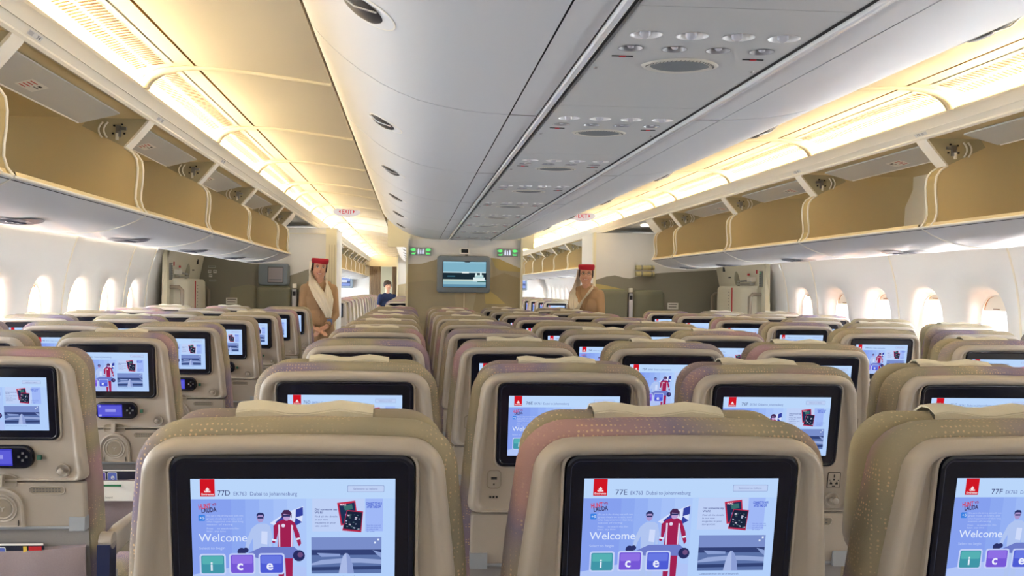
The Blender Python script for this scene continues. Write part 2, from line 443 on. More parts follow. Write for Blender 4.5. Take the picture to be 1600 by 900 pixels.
def mk_arm(sx):
    mb = MB(); x = sx * 0.26
    rs = []
    for y, hw, z0, z1 in ((0.13, 0.016, 0.60, 0.64), (0.15, 0.0175, 0.60, 0.672), (0.20, 0.018, 0.606, 0.678), (0.40, 0.018, 0.62, 0.672), (0.50, 0.0175, 0.622, 0.668), (0.53, 0.015, 0.628, 0.655)):
        rs.append([(x + p, y, q) for p, q in rrect2(hw, z0, z1, 0.012, 3)])
    mb.rings(rs, PLASTIC, True, True)
    mb.box((x, 0.115, 0.585), (0.035, 0.05, 0.13), NAVY); mb.tube([(x - 0.0175, 0.12, 0.655), (x + 0.0175, 0.12, 0.655)], 0.024, PLASTIC, 12)
    mb.box((x, 0.13, 0.45), (0.03, 0.06, 0.22), GREYP)
    return mb

# --- screen picture
def D(u, v): return (-0.1335 + 0.267 * u / 875.0, 1.1275 - 0.1465 * v / 478.0)
def mk_display(full=True):
    f = Flat()
    def R(u0, v0, u1, v1, m): a = D(u0, v1); b = D(u1, v0); f.rect(a[0], a[1], b[0], b[1], m)
    def RR(u0, v0, u1, v1, r, m): a = D(u0, v1); b = D(u1, v0); f.rrect(a[0], a[1], b[0], b[1], r * 0.267 / 875, m)
    def PO(pts, m): f.poly([D(*p) for p in pts], m)
    def T(t, u, v, h, m, w=None, bold=0.0, rot=0.0):
        a = D(u, v); f.text(t, a[0], a[1], h * 0.267 / 875 / 0.70, m, w * 0.267 / 875 if w else None, bold, rot)
    def DI(u, v, r, m, rv=None): a = D(u, v); f.disc(a[0], a[1], r * 0.267 / 875, (rv or r) * 0.267 / 875, m, 14)
    R(0, 0, 875, 478, em(178, 207, 250))
    R(0, 0, 875, 88, em(186, 214, 250))
    # hero picture, paler towards the middle of the picture (bands of a printed sky)
    R(0, 90, 490, 478, em(134, 160, 238))
    bands = [(134, 160, 238), (140, 168, 240), (148, 176, 243), (157, 185, 245), (165, 192, 247), (172, 199, 249)]
    for i, c in enumerate(bands):
        R(60 * i + 110 if i else 0, 90, 490, 478, em(*c))
    PO([(0, 478), (490, 478), (490, 400), (380, 380), (230, 385), (0, 430)], em(176, 196, 246))
    R(41, 0, 103, 77, em(206, 22, 36))
    R(517, 88, 743, 236, em(190, 208, 246)); R(746, 88, 822, 236, em(160, 184, 246))
    T('Emirates', 46, 71, 9, em(240, 225, 235), 52, 0.02)
    PO([(72, 36), (80, 44), (77, 54), (84, 50), (86, 58), (60, 58), (58, 50), (66, 54), (64, 46)], em(245, 225, 230))
    # button
    RR(669, 28, 827, 58, 3, em(120, 140, 190)); RR(670.5, 29.5, 825.5, 56.5, 3, em(190, 208, 244))
    T('Selezione su italiano', 694, 47, 8, em(110, 120, 170), 104)
    T('HUNT', 34, 134, 22, em(205, 60, 90), 52, 0.03, 0.12); T('VS', 90, 118, 11, em(150, 60, 110), 20, 0.03, 0.12); T('LAUDA', 46, 150, 20, em(58, 50, 96), 64, 0.03, 0.12)
    RR(32, 158, 60, 185, 4, em(60, 130, 225)); T('+5', 36, 177, 12, em(230, 240, 255), 20)
    wl = em(188, 205, 250)
    if full:
        T('We sat in the driving seat with two', 66, 165, 8, wl, 156); T('great rivals on track, and', 66, 178, 8, wl, 150)
        T('what happened over that long', 66, 191, 8, wl, 156); T('season of racing', 66, 204, 8, wl, 110)
        T('Press     to watch this film', 66, 222, 8, wl, 136); T('later, any time', 66, 234, 8, wl, 80)
    wh = em(226, 236, 255)
    T('Welcome', 32, 277, 36, wh, 205); T('Select to begin', 32, 312, 12, wl, 110)
    # men in racing suits
    suit = em(176, 196, 240); dk = em(44, 50, 104); skin = em(170, 150, 205); red = em(160, 34, 82); red2 = em(120, 24, 70)
    PO([(336, 195), (400, 150), (480, 118), (474, 190), (440, 210), (380, 215)], em(214, 224, 252))
    for a in ((448, 134), (478, 122), (478, 160), (446, 170)), ((360, 190), (396, 158), (404, 176), (366, 206)), ((446, 170), (474, 190), (440, 210)): PO(a, em(52, 66, 160))
    PO([(258, 218), (272, 205), (285, 196), (320, 196), (336, 206), (346, 250), (342, 300), (330, 300), (326, 262), (324, 340), (322, 470), (300, 470), (296, 360), (290, 470), (268, 470), (264, 330), (262, 262), (248, 292), (240, 320), (226, 318), (236, 270)], suit)
    DI(296, 170, 15, skin, 21); PO([(280, 168), (280, 154), (290, 146), (306, 147), (313, 156), (312, 170), (306, 158), (288, 158)], dk); R(284, 166, 309, 173, dk)
    PO([(300, 230), (326, 232), (324, 290), (298, 286)], em(206, 218, 250)); DI(214, 322, 18, dk); DI(232, 315, 12, dk)
    PO([(352, 262), (352, 205), (372, 186), (392, 178), (424, 178), (442, 190), (462, 240), (470, 286), (460, 300), (446, 262), (436, 220), (434, 320), (430, 478), (404, 478), (400, 350), (392, 478), (372, 478), (368, 310), (372, 232), (364, 266), (356, 285), (344, 280)], red)
    DI(408, 160, 17, em(190, 160, 210), 23); PO([(388, 166), (386, 150), (398, 134), (418, 134), (430, 148), (430, 172), (424, 156), (396, 152), (394, 172)], em(72, 42, 84)); R(394, 156, 424, 164, dk)
    PO([(372, 200), (380, 200), (380, 300), (374, 300)], em(220, 210, 240)); PO([(428, 200), (436, 204), (432, 300), (426, 300)], em(220, 210, 240)); DI(394, 204, 8, em(225, 215, 240))
    PO([(346, 262), (366, 268), (362, 276), (344, 270)], wh); PO([(448, 262), (464, 258), (466, 266), (450, 270)], wh)
    PO([(236, 330), (300, 300), (440, 300), (470, 330), (440, 352), (280, 350)], em(110, 124, 200))
    DI(460, 340, 26, em(40, 44, 96)); DI(466, 336, 12, em(110, 80, 130))
    # tiles
    for u, v, c, c2, ch in ((42, 336, (66, 150, 168), (86, 176, 180), 'i'), (168, 334, (118, 88, 214), (142, 112, 228), 'c'), (294, 334, (78, 92, 212), (104, 120, 226), 'e')):
        RR(u - 7, v - 7, u + 105, v + 89, 12, em(196, 208, 248)); RR(u, v, u + 98, v + 82, 8, em(*c)); RR(u + 5, v + 4, u + 93, v + 40, 6, em(*c2))
        T(ch, u + (38 if ch == 'i' else 26), v + 68, 44 if ch != 'i' else 40, em(236, 240, 255), None, 0.02)
    # magazine teaser
    tx = em(80, 92, 150)
    T('Did someone say', 530, 134, 9, tx, 96, 0.02); T('Wi-Fi?', 530, 148, 9, tx, 36, 0.02)
    if full:
        for i, t in enumerate(('Find all the details', 'in our new', 'magazine in your', 'seat pocket')): T(t, 530, 165 + 14 * i, 8, tx, (96, 56, 90, 60)[i])
    PO([(626, 100), (704, 90), (716, 190), (642, 202)], em(190, 44, 76)); PO([(634, 110), (700, 98), (710, 186), (648, 194)], em(30, 48, 84))
    PO([(660, 150), (700, 140), (690, 165), (664, 168)], em(120, 130, 200)); PO([(652, 112), (690, 106), (694, 128), (660, 134)], em(60, 110, 110)); T('MAG', 638, 112, 9, em(240, 210, 225), 26, 0.02)
    PO([(668, 132), (738, 138), (730, 232), (648, 224)], em(180, 44, 80)); PO([(670, 136), (734, 142), (727, 224), (652, 216)], em(26, 36, 60))
    rnd = random.Random(3)
    for i in range(24):
        u = 662 + 58 * rnd.random(); v = 146 + 68 * rnd.random(); s = 5 + 6 * rnd.random()
        PO([(u, v), (u + s, v + 2), (u + s - 2, v + s * .7), (u - 1, v + s * .6)], em(*rnd.choice([(190, 200, 230), (90, 120, 130), (200, 190, 210), (60, 80, 90)])))
    T('CONNECT TO WI-FI', 750, 106, 11, em(50, 80, 200), 68, 0.03); T('AFTER TAKE OFF', 754, 120, 11, em(50, 80, 200), 60, 0.03)
    if full:
        for i in range(4): T(('Scan the code with', 'your own phone and', 'go online in the', 'air today')[i], 754, 200 + 9 * i, 6, em(90, 110, 200), (60, 62, 50, 34)[i])
    # tail camera view
    R(517, 250, 818, 414, em(112, 132, 190)); R(517, 250, 818, 310, em(122, 142, 202)); R(517, 306, 818, 332, em(52, 66, 118)); R(517, 330, 818, 414, em(92, 114, 168))
    PO([(517, 368), (560, 352), (650, 345), (720, 345), (818, 352), (818, 372), (730, 366), (650, 366), (517, 376)], em(150, 168, 216))
    PO([(540, 320), (640, 325), (640, 336), (560, 338)], em(140, 160, 212)); PO([(780, 308), (818, 320), (818, 344), (800, 330)], em(140, 160, 212)); PO([(517, 384), (818, 380), (818, 396), (517, 400)], em(50, 66, 116))
    PO([(634, 414), (642, 372), (652, 336), (662, 322), (672, 322), (682, 336), (694, 372), (700, 414)], em(170, 186, 230)); PO([(667, 322), (672, 322), (682, 336), (694, 372), (700, 414), (672, 414)], em(140, 158, 212))
    R(800, 256, 808, 264, wh); R(786, 270, 794, 278, wh)
    if full: T('Camera view from the tail of the aircraft', 525, 432, 8, tx, 180)
    f.mb.v = [(x, Y(z, 0.0040) + y, z) for x, y, z in f.mb.v]
    return f.mb

proto = thing('airline_seat', 'x', 'seat', (0, 0, -50))
P_shell = mk_shell().build('seat_back_shell', proto)
P_bez = mk_bezel().build('screen_bezel', proto)
P_disp = mk_display().build('lit_screen', P_bez)
P_back = mk_back().build('backrest', proto)
P_head = mk_head().build('headrest', proto)
P_cover = mk_cover().build('headrest_cover', P_head)
P_tray = mk_tray().build('tray_table', proto)
P_cup = mk_cup().build('cup_holder', P_tray)
P_latch = mk_latch().build('tray_latch', P_tray)
P_knob = mk_knob().build('coat_hook', proto)
P_hand = mk_handset().build('handset', proto)
P_hscr = mk_handscreen().build('handset_screen', P_hand)
P_usb = mk_usb().build('usb_socket', proto)
P_sock = mk_socket().build('power_socket', proto)
P_cush = mk_cushion().build('seat_cushion', proto)
P_pock = mk_pocket().build('literature_pocket', proto)
P_legL = mk_leg(-1).build('leg', proto); P_legR = mk_leg(1).build('leg', proto)
P_armL = mk_arm(-1).build('armrest', proto); P_armR = mk_arm(1).build('armrest', proto)

def cp(o, parent):
    c = o.copy(); COL.objects.link(c); c.parent = parent; return c
used = []
TN = em(60, 70, 120); TN2 = em(96, 110, 168)
def seat(x, y, label, side, right_arm, level, name=None, group='economy seats', rowtxt=None, cover=True, rz=0.0):
    """level 2 near, 1 mid, 0 far"""
    r = thing('airline_seat', label, 'seat', (x, y, 0), rz, group)
    cp(P_shell, r); b = cp(P_bez, r); d = cp(P_disp, b); cp(P_back, r); h = cp(P_head, r)
    if cover: cp(P_cover, h)
    cp(P_cush, r); cp(P_legL, r); cp(P_legR, r)
    if level >= 1:
        t = cp(P_tray, r)
        if level >= 2 or side: cp(P_cup, t); cp(P_latch, t)
        cp(P_knob, r)
        if side or level >= 2:
            hh = cp(P_hand, r); cp(P_hscr, hh)
        if not side: cp(P_usb, r); cp(P_sock, r)
        cp(P_armL, r)
        if right_arm: cp(P_armR, r)
        if level >= 2 or side: cp(P_pock, r)
    if rowtxt:
        f = Flat()
        a = D(125, 60); k = 0.267 / 875
        f.text(rowtxt, a[0], a[1], 24 * k / 0.70, TN, 52 * k)
        if level >= 1:
            a = D(192, 60); f.text('EK763  Dubai to Johannesburg', a[0], a[1], 17 * k / 0.70, TN2, 266 * k)
        f.mb.v = [(x_, Y(z, 0.0040) - 0.0165 + y_, z) for x_, y_, z in f.mb.v]
        f.mb.build('screen_lettering', d)
    return r

COLS = [('D', -0.152), ('E', 0.368), ('F', 0.888), ('G', 1.408)]
ORD = ['nearest', 'second', 'third', 'fourth', 'fifth', 'sixth', 'seventh', 'eighth', 'ninth']
WHERE = {'D': 'in the left column of the centre block', 'E': 'in the second column of the centre block', 'F': 'in the third column of the centre block', 'G': 'in the right column of the centre block'}
for j in range(9):
    for i, (c, x) in enumerate(COLS):
        if j == 0 and c == 'G': continue
        rt = '%d%s' % (77 - j, c)
        lab = ('beige seat %s, screen lit, %s row %s' % (rt, ORD[j], WHERE[c])) if j < 4 else ('beige seat, %s row from the camera, %s' % (ORD[j], WHERE[c]))
        seat(x - 0.001 * j, 1.071 + 0.84 * j, lab, False, c == 'G', 2 if j < 2 else 1 if j < 5 else 1 if (c in 'G' and j < 7) else 0, rowtxt=rt if j < 6 else None,
             group='seats of the centre block', cover=(j * 4 + i) % 5 != 3)
SIDE_L = [('C', -1.112, 'aisle'), ('B', -1.632, 'middle'), ('A', -2.152, 'window')]
SIDE_R = [('H', 2.346, 'aisle'), ('J', 2.866, 'middle'), ('K', 3.386, 'window')]
for k in range(7):
    for sd, cols in (('left', SIDE_L), ('right', SIDE_R)):
        for c, x, wn in cols:
            y = 2.24 + 0.84 * k
            px = 643 + 1271 * x / y
            if px < -130 or px > 1760: continue
            seat(x, y, 'pale beige %s seat of the %s block, row %s from the camera' % (wn, sd, 'one two three four five six seven'.split()[k]), True,
                 c in ('C', 'K'), 2 if k < 2 else 1, rowtxt=None if px < 0 or k > 3 else '%d%s' % (76 - k, c), group='seats of the %s block' % sd, cover=(k + len(wn)) % 3 == 0)
for k in range(13):                                  # the cabin beyond the cross aisle
    y = 11.4 + 0.84 * k
    nm = 'first second third fourth fifth sixth seventh eighth ninth tenth eleventh twelfth thirteenth'.split()[k]
    if True: seat(-1.112, y, 'beige aisle seat in the far left cabin block, %s row beyond the cross aisle' % nm, True, False, 0, group='seats of the far left block', cover=False)
    if k < 9: seat(-0.152, y, 'beige seat in the far centre block, %s row beyond the cross aisle' % nm, False, False, 0, group='seats of the far centre block', cover=False)
    if k < 11 and k >= 2:
        seat(2.346, y, 'beige aisle seat in the far right cabin block, %s row beyond the cross aisle' % nm, True, False, 0, group='seats of the far right block', cover=False)
        if k >= 4: seat(2.866, y, 'beige middle seat in the far right cabin block, %s row beyond the cross aisle' % nm, True, False, 0, group='seats of the far right block', cover=False)
for o in [P_shell, P_disp, P_bez, P_back, P_cover, P_head, P_cup, P_latch, P_tray, P_knob, P_hscr, P_hand, P_usb, P_sock, P_cush, P_pock, P_legL, P_legR, P_armL, P_armR, proto]:
    bpy.data.objects.remove(o)

# --- reading matter in the two pockets the photograph looks into
def pocket_item(name, label, cat, x, y, z0, z1, u0, u1, w, paint, m):
    f = MB(); f.add([], [], m)
    cx = (u0 + u1) / 2
    f.box((0, 0.0025, 0), (u1 - u0, 0.003, z1 - z0), m)
    fl = Flat(f); fl.k = 6; paint(fl, (u1 - u0) / 2, (z1 - z0) / 2)
    zc = (z0 + z1) / 2
    o = f.build(name); o.location = (x + cx, y + Y(zc, w), zc); o.rotation_euler = (math.atan(TL), 0, 0)
    tag(o, label, cat)
    return o
def ice_cover(f, hw, hh):
    f.rect(-hw, hh - 0.006, hw, hh, PAPER)
    for i, (c, ch) in enumerate((((60, 160, 110), 'i'), ((100, 80, 180), 'c'), ((90, 110, 200), 'e'))):
        x = -hw + 0.03 + i * 0.042
        f.rrect(x - 0.002, hh - 0.046, x + 0.034, hh - 0.010, 0.005, PAPER); f.rrect(x, hh - 0.044, x + 0.032, hh - 0.012, 0.004, mat('tile%d' % i, c, 0.5))
        f.text(ch, x + 0.010, hh - 0.038, 0.030, PAPER, None, 0.02)
    f.rect(hw - 0.055, hh - 0.05, hw - 0.045, hh - 0.008, mat('yellow_print', (225, 190, 70), 0.5)); f.rect(hw - 0.04, hh - 0.045, hw - 0.005, hh - 0.008, RED)
def bag_cover(f, hw, hh):
    f.rect(-hw + 0.01, hh - 0.020, -hw + 0.16, hh - 0.012, mat('green_print', (40, 120, 80), 0.5)); f.text('380', -hw + 0.03, hh - 0.046, 0.026, mat('maroon_print', (140, 50, 80), 0.5), None, 0.01)
    f.rect(hw - 0.065, hh - 0.055, hw - 0.025, hh - 0.015, RED); f.text('A380 safety on board', -hw + 0.03, hh - 0.066, 0.011, PRINT)
pocket_item('magazine', 'dark magazine with coloured letter tiles in the pocket of the second left aisle seat', 'magazine', -1.112, 3.08, 0.50, 0.678, -0.145, 0.205, 0.004, ice_cover, mat('magazine_navy', (36, 38, 58), 0.4))
pocket_item('safety_card', 'white safety card with a red corner mark below the dark magazine', 'card', -1.112, 3.08, 0.562, 0.640, -0.13, 0.20, -0.034, bag_cover, PAPER)
pocket_item('magazine', 'magazine with a pale top edge in the pocket of the nearest left aisle seat', 'magazine', -1.112, 2.24, 0.47, 0.66, -0.15, 0.10, 0.004, ice_cover, mat('magazine_navy', (36, 38, 58), 0.4))

# ================================================================= CABIN SHELL
YB, YF = -1.6, 22.8
def side_x(a, s): return CX + s * a
WIN_A = 3.265
def wall_a(z):
    P = [(0.0, 3.00), (0.4, 3.13), (0.8, 3.19), (1.1, 3.20), (1.3, 3.183), (1.45, 3.162), (1.6, 3.125), (1.72, 3.085), (1.9, 3.0), (2.1, 2.85)]
    for (q, p), (b, r) in zip(P, P[1:]):
        if z <= b: return p + (r - p) * (z - q) / (b - q)
    return 2.85
zs_low = [0.0, 0.2, 0.4, 0.6, 0.78]; zs_hi = [1.56, 1.62, 1.68, 1.74, 1.82, 1.9, 2.0, 2.1]
WC = 1.19
wins = {-1: [], 1: []}
def build_wall(s, nm):
    mb = MB(); yw0 = 5.20 - 0.635 * 10
    k = 0; y = yw0; ycent = []
    while y < YF + 0.2:
        if not (8.0 < y < 10.4): ycent.append(round(y, 3))
        y += 0.635
    def strip(y0, y1, z0, z1, n):
        zz = [z0 + (z1 - z0) * i / n for i in range(n + 1)]
        mb.sweep([(side_x(wall_a(z), s), z) for z in zz], y0, y1, WALLM, True)
    for yc in ycent:
        y0, y1 = yc - 0.3175, yc + 0.3175
        strip(y0, y1, 0.0, 0.80, 4); strip(y0, y1, 1.54, 2.1, 6)
        N = 40; ro = []; r1 = []; r2 = []; r2b = []; r3 = []
        ca = math.atan2(0.37, 0.3175)
        for t in sorted([2 * PI * (i + 0.5) / N for i in range(N)] + [ca, PI - ca, PI + ca, 2 * PI - ca]):
            c, sn = math.cos(t), math.sin(t)
            k_ = 1 / max(abs(c) / 0.3175, abs(sn) / 0.37)
            py, pz = yc + c * k_, 1.17 + sn * k_
            ro.append((side_x(wall_a(pz), s), py, pz))
            def se(hw, hh, e=2.6): 
                q = (abs(c) ** e + abs(sn) ** e) ** (-1 / e); return yc + hw * c * q, WC + hh * sn * q
            py, pz = se(0.205, 0.255); r1.append((side_x(wall_a(pz) + 0.001, s), py, pz))
            py, pz = se(0.160, 0.222); r2.append((side_x(wall_a(pz) + (WIN_A - 3.19) * 0.72, s), py, pz))
            py, pz = se(0.126, 0.190); r2b.append((side_x(WIN_A, s), py, pz))
            r3.append((side_x(WIN_A + 0.002, s), py, pz))
        # pin corners of the outer ring to the cell's rectangle
        mb.rings([ro, r1], WALLM, smooth=False); mb.rings([r1, r2, r2b], WALLM)
        for z0_, z1_ in ((0.80, 1.54),):
            for yy, sg in ((y0, 1), (y1, -1)): pass
        wins[s].append(yc)
    # door zone
    strip(8.0575, 10.5975, 0.0, 2.1, 16); strip(YB, -1.4675, 0.0, 2.1, 16)
    o = mb.build(nm); struct(o)
    return ycent
for s, nm in ((-1, 'wall_left'), (1, 'wall_right')):
    ys = build_wall(s, nm)

wn = 0
SHD = {5.20: 0.10, 5.835: 0.035, 6.47: 0.045, 7.105: 0.09, 7.74: 0.03}
for s in (-1, 1):
    for yc in wins[s]:
        if yc < 0.5: continue
        if yc > 10 and s == -1 and yc > 11.5: continue
        if yc > 10 and s == 1 and yc < 15: continue
        wn += 1
        N = 32
        def rg(hw, hh, a, zc=WC, e=2.6):
            out = []
            for i in range(N):
                t = 2 * PI * i / N; c, sn = math.cos(t), math.sin(t); q = (abs(c) ** e + abs(sn) ** e) ** (-1 / e)
                out.append((side_x(a, s), yc + hw * c * q, zc + hh * sn * q))
            return out
        mb = MB(); mb.rings([rg(0.130, 0.194, WIN_A - 0.003), rg(0.123, 0.187, WIN_A - 0.004), rg(0.122, 0.186, WIN_A + 0.004)], WHITE_T)
        mb.rings([rg(0.122, 0.186, WIN_A + 0.004), rg(0.121, 0.185, WIN_A + 0.085)], WTAN)
        o = mb.build('window_%d' % wn); struct(o)
        drop = SHD.get(round(yc, 3), 0.04) if s == 1 else 0.028
        top = WC + 0.187; zb = top - drop
        pts = []
        for i in range(17):
            t = PI * i / 16; c, sn = math.cos(t), math.sin(t); q = (abs(c) ** 2.6 + abs(sn) ** 2.6) ** (-1 / 2.6)
            z = WC + 0.19 * sn * q
            if z >= zb: pts.append((yc + 0.1245 * c * q, z))
        if len(pts) >= 2:
            e0 = pts[0][0]; e1 = pts[-1][0]
            def edge(sgn):
                x = (zb - WC) / 0.19; return yc + sgn * 0.1245 * max(0.0, 1 - x ** 2.6) ** (1 / 2.6)
            pts = [(edge(1), zb)] + pts + [(edge(-1), zb)]
            mb = MB(); a0 = side_x(WIN_A + 0.010, s); a1 = side_x(WIN_A + 0.016, s); n = len(pts)
            mb.add([(a0, y, z) for y, z in pts] + [(a1, y, z) for y, z in pts], [tuple(range(n)), tuple(range(n, 2 * n))[::-1]] + [(i, (i + 1) % n, n + (i + 1) % n, n + i) for i in range(n)], SHADE)
            sh = mb.build('shade', o)
            mb = MB(); mb.box((side_x(WIN_A + 0.006, s), yc, zb + 0.012), (0.008, 0.05, 0.006), SLOTB)
            mb.build('shade_handle', sh)
        mb = MB(); mb.add(rg(0.122, 0.187, WIN_A + 0.07), [tuple(range(N))], _m.setdefault('pane_glass', bpy.data.materials.new('pane_glass')))
        mb.build('pane', o)
g = _m['pane_glass']; g.use_nodes = True; nt = g.node_tree; nt.nodes.clear()
_o = nt.nodes.new('ShaderNodeOutputMaterial'); _t = nt.nodes.new('ShaderNodeBsdfTransparent'); _gl = nt.nodes.new('ShaderNodeBsdfGlossy'); _gl.inputs['Roughness'].default_value = 0.05
_x = nt.nodes.new('ShaderNodeMixShader'); _x.inputs[0].default_value = 0.04
nt.links.new(_t.outputs[0], _x.inputs[1]); nt.links.new(_gl.outputs[0], _x.inputs[2]); nt.links.new(_x.outputs[0], _o.inputs[0])

# sidewall panel seams (raised cream beads)
tn = 0
for s in (-1, 1):
    for y in (3.61, 4.88, 6.15, 7.42, 8.02):
        mb = MB(); mb.tube([(side_x(wall_a(z) - 0.001, s), y, z) for z in [0.1 + 0.09 * i for i in range(20)]], 0.007, SEAMW, 6)
        tn += 1; struct(mb.build('trim_%d' % tn))

# floor
mb = MB(); mb.box((CX, (YB + YF) / 2 + 2, -0.05), (6.6, YF - YB + 5, 0.1), CARPET); struct(mb.build('floor'))
# back wall behind the camera
mb = MB(); mb.box((CX, YB - 0.05, 1.25), (6.6, 0.1, 2.5), MONW); struct(mb.build('wall_back'))

# aisle ceilings with coves, one liner per side
ceil = [(0.0, 2.36), (0.90, 2.33), (0.955, 2.33), (0.962, 2.230), (1.0, 2.232), (1.116, 2.250), (1.26, 2.268), (1.41, 2.282), (1.515, 2.287)]
ceil2 = [(1.527, 2.287), (1.56, 2.287), (1.62, 2.284), (1.68, 2.274), (1.73, 2.260)]
ceil3 = [(1.83, 2.235), (1.90, 2.24), (2.1, 2.26), (2.5, 2.24), (2.85, 2.1)]
for s in (-1, 1):
    mb = MB()
    mb.sweep([(side_x(a, s), z) for a, z in ceil], YB, YF, CREAM, True)
    mb.sweep([(side_x(1.515, s), 2.287), (side_x(1.516, s), 2.295), (side_x(1.526, s), 2.295), (side_x(1.527, s), 2.287)], YB, YF, GROOVE)
    mb.sweep([(side_x(a, s), z) for a, z in ceil2], YB, YF, CREAM, True)
    mb.sweep([(side_x(a, s), z) for a, z in [ceil2[-1], (1.79, 2.245), (1.83, 2.235)]], YB, YF, CREAM, True)
    mb.sweep([(side_x(a, s), z) for a, z in ceil3], YB, YF, MONW, True)
    # slots of the air grilles on the cove wall: two rows of raised fins over a dark back
    struct(mb.build('ceiling'))

ribs = [0.93, 2.18, 3.43, 4.68, 5.90, 7.10, 7.75, 8.92, 10.1, 11.35, 12.6, 13.85, 15.1, 16.35, 17.6, 18.85, 20.1, 21.35]
for s in (-1, 1):
    for y in ribs:
        mb = MB()
        pts = [(0.965, 2.226), (1.116, 2.246), (1.26, 2.264), (1.41, 2.278), (1.52, 2.282), (1.60, 2.276), (1.66, 2.262), (1.70, 2.242), (1.722, 2.215), (1.728, 2.19)]
        mb.tube([(side_x(a, s), y, z) for a, z in pts], [0.010] * 5 + [0.013, 0.018, 0.022, 0.022, 0.018], CREAM, 8)
        tn += 1; struct(mb.build('trim_%d' % tn))
slot_m = mat('grille_slot_brown', (120, 90, 60), 0.8)
def grille(s, y0, y1):
    mb = MB()
    bk = [(1.60, 2.2845), (1.62, 2.2832), (1.68, 2.2732), (1.73, 2.2592), (1.762, 2.2515)]
    mb.sweep([(side_x(a, s), z - 0.002) for a, z in bk], y0 + 0.02, y1 - 0.02, CREAM, True)
    n = int((y1 - y0 - 0.08) / 0.0245)
    for i in range(n):
        y = y0 + 0.05 + i * (y1 - y0 - 0.10) / (n - 1)
        for A, B in (((1.625, 2.2790), (1.684, 2.2688)), ((1.698, 2.2650), (1.742, 2.2530))):
            mb.add([(side_x(A[0], s), y, A[1] - 0.001), (side_x(A[0], s), y + 0.010, A[1] - 0.001), (side_x(B[0], s), y + 0.010, B[1] - 0.001), (side_x(B[0], s), y, B[1] - 0.001)], [(0, 1, 2, 3)], slot_m)
    return mb
gi = 0
for s in (-1, 1):
    for a, b in zip(ribs, ribs[1:]):
        if a < 1: continue
        if a > 9.5: continue
        o = grille(s, a + 0.03, b - 0.03).build('air_grille')
        side = 'left' if s < 0 else 'right'
        gi += 1
        tag(o, 'slotted cream air grille above the %s aisle, %s from the camera' % (side, ORD[ribs.index(a) - 1]), 'air grille', 'air grilles of the %s cove' % side)

# fascia above the side bins, running the whole length
fasc = [(1.737, 2.200), (1.731, 2.195), (1.735, 2.186), (1.762, 2.150), (1.7625, 2.148), (1.7700, 2.150), (1.788, 2.128), (1.786, 2.120), (1.795, 2.112), (1.835, 2.125), (1.835, 2.150), (1.765, 2.150), (1.748, 2.200), (1.742, 2.203)]
for s in (-1, 1):
    mb = MB(); mb.sweep([(side_x(a, s), z) for a, z in fasc], YB, YF, FASC, False, closed=True)
    # trough that holds the lamps
    mb.sweep([(side_x(1.765, s), 2.152), (side_x(1.83, s), 2.152), (side_x(1.83, s), 2.236)], YB, YF, CREAM)
    tn += 1; struct(mb.build('trim_%d' % tn))

# centre bins ------------------------------------------------------
cprof = [(0.330, 1.9115), (0.396, 1.914), (0.476, 1.922), (0.545, 1.934), (0.606, 1.949), (0.665, 1.971), (0.718, 1.996), (0.777, 2.032), (0.829, 2.070), (0.873, 2.108), (0.908, 2.145), (0.934, 2.183), (0.950, 2.225), (0.945, 2.29)]
def cz_at(a):
    for (p, q), (b, r) in zip(cprof, cprof[1:]):
        if a <= b: return q + (r - q) * (a - p) / (b - p)
    return 2.22
def centre_bin(s, y0, y1, label):
    ln = y1 - y0
    r = thing('centre_overhead_bin', label, 'overhead bin', (CX, y0, 0), 0, 'centre overhead bins')
    mb = MB(); g_ = 0.004
    mb.sweep([(s * a, z) for a, z in cprof], g_, ln - g_, CEN_W, True)
    mb.sweep([(s * a, z) for a, z in [(0.330, 1.9115), (0.330, 1.93), (0.945, 2.30), (0.945, 2.29)]], g_, ln - g_, CEN_W)
    for yy in (g_, ln - g_):
        pts = [(s * a, yy, z) for a, z in cprof]; mb.add(pts + [(s * 0.33, yy, 2.29)], [tuple(range(len(pts) + 1))], CEN_W)
    mb.build('bin_door', r)
    mb = MB(); mb.sweep([(s * 0.245, 1.9095), (s * 0.326, 1.911)], g_, ln - g_, CEN_W); mb.sweep([(s * 0.245, 1.9095), (s * 0.245, 1.93), (s * 0.326, 1.93), (s * 0.326, 1.911)], g_, ln - g_, DGROOVE)
    mb.build('hinge_panel', r)
    # recessed latch
    yc = ln / 2; mb = MB()
    def P_(a, y, d=0.0): 
        sl = (cz_at(a + 0.01) - cz_at(a - 0.01)) / 0.02; nx, nz = sl, -1.0; l = math.hypot(nx, nz)
        return (s * (a + d * nx / l), y, cz_at(a) + d * nz / l)
    n = 24
    def oval(sc_, d, da=0.0): return [P_(0.722 + da + 0.062 * sc_ * math.sin(2 * PI * i / n), yc + 0.085 * sc_ * math.cos(2 * PI * i / n) * (1.0), d) for i in range(n)]
    mb.rings([oval(1.0, 0.0008), oval(0.93, 0.0016)], WHITE_T); mb.add(oval(0.93, 0.0016), [tuple(range(n))], mat('latch_recess', (226, 228, 232), 0.35))
    mb.build('latch_recess', r)
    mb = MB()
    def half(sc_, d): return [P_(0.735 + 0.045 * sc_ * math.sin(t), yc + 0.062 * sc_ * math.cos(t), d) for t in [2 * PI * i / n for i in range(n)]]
    mb.rings([half(1.0, 0.0018), half(0.9, 0.006), half(0.6, 0.011), half(0.2, 0.013)], mat('latch_fin_dark', (70, 66, 64), 0.35), cap1=True)  # dark fin-shaped handle standing proud of the recess
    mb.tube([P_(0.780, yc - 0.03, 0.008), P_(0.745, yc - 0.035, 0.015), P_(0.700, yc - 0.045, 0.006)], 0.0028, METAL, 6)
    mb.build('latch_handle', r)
    return r
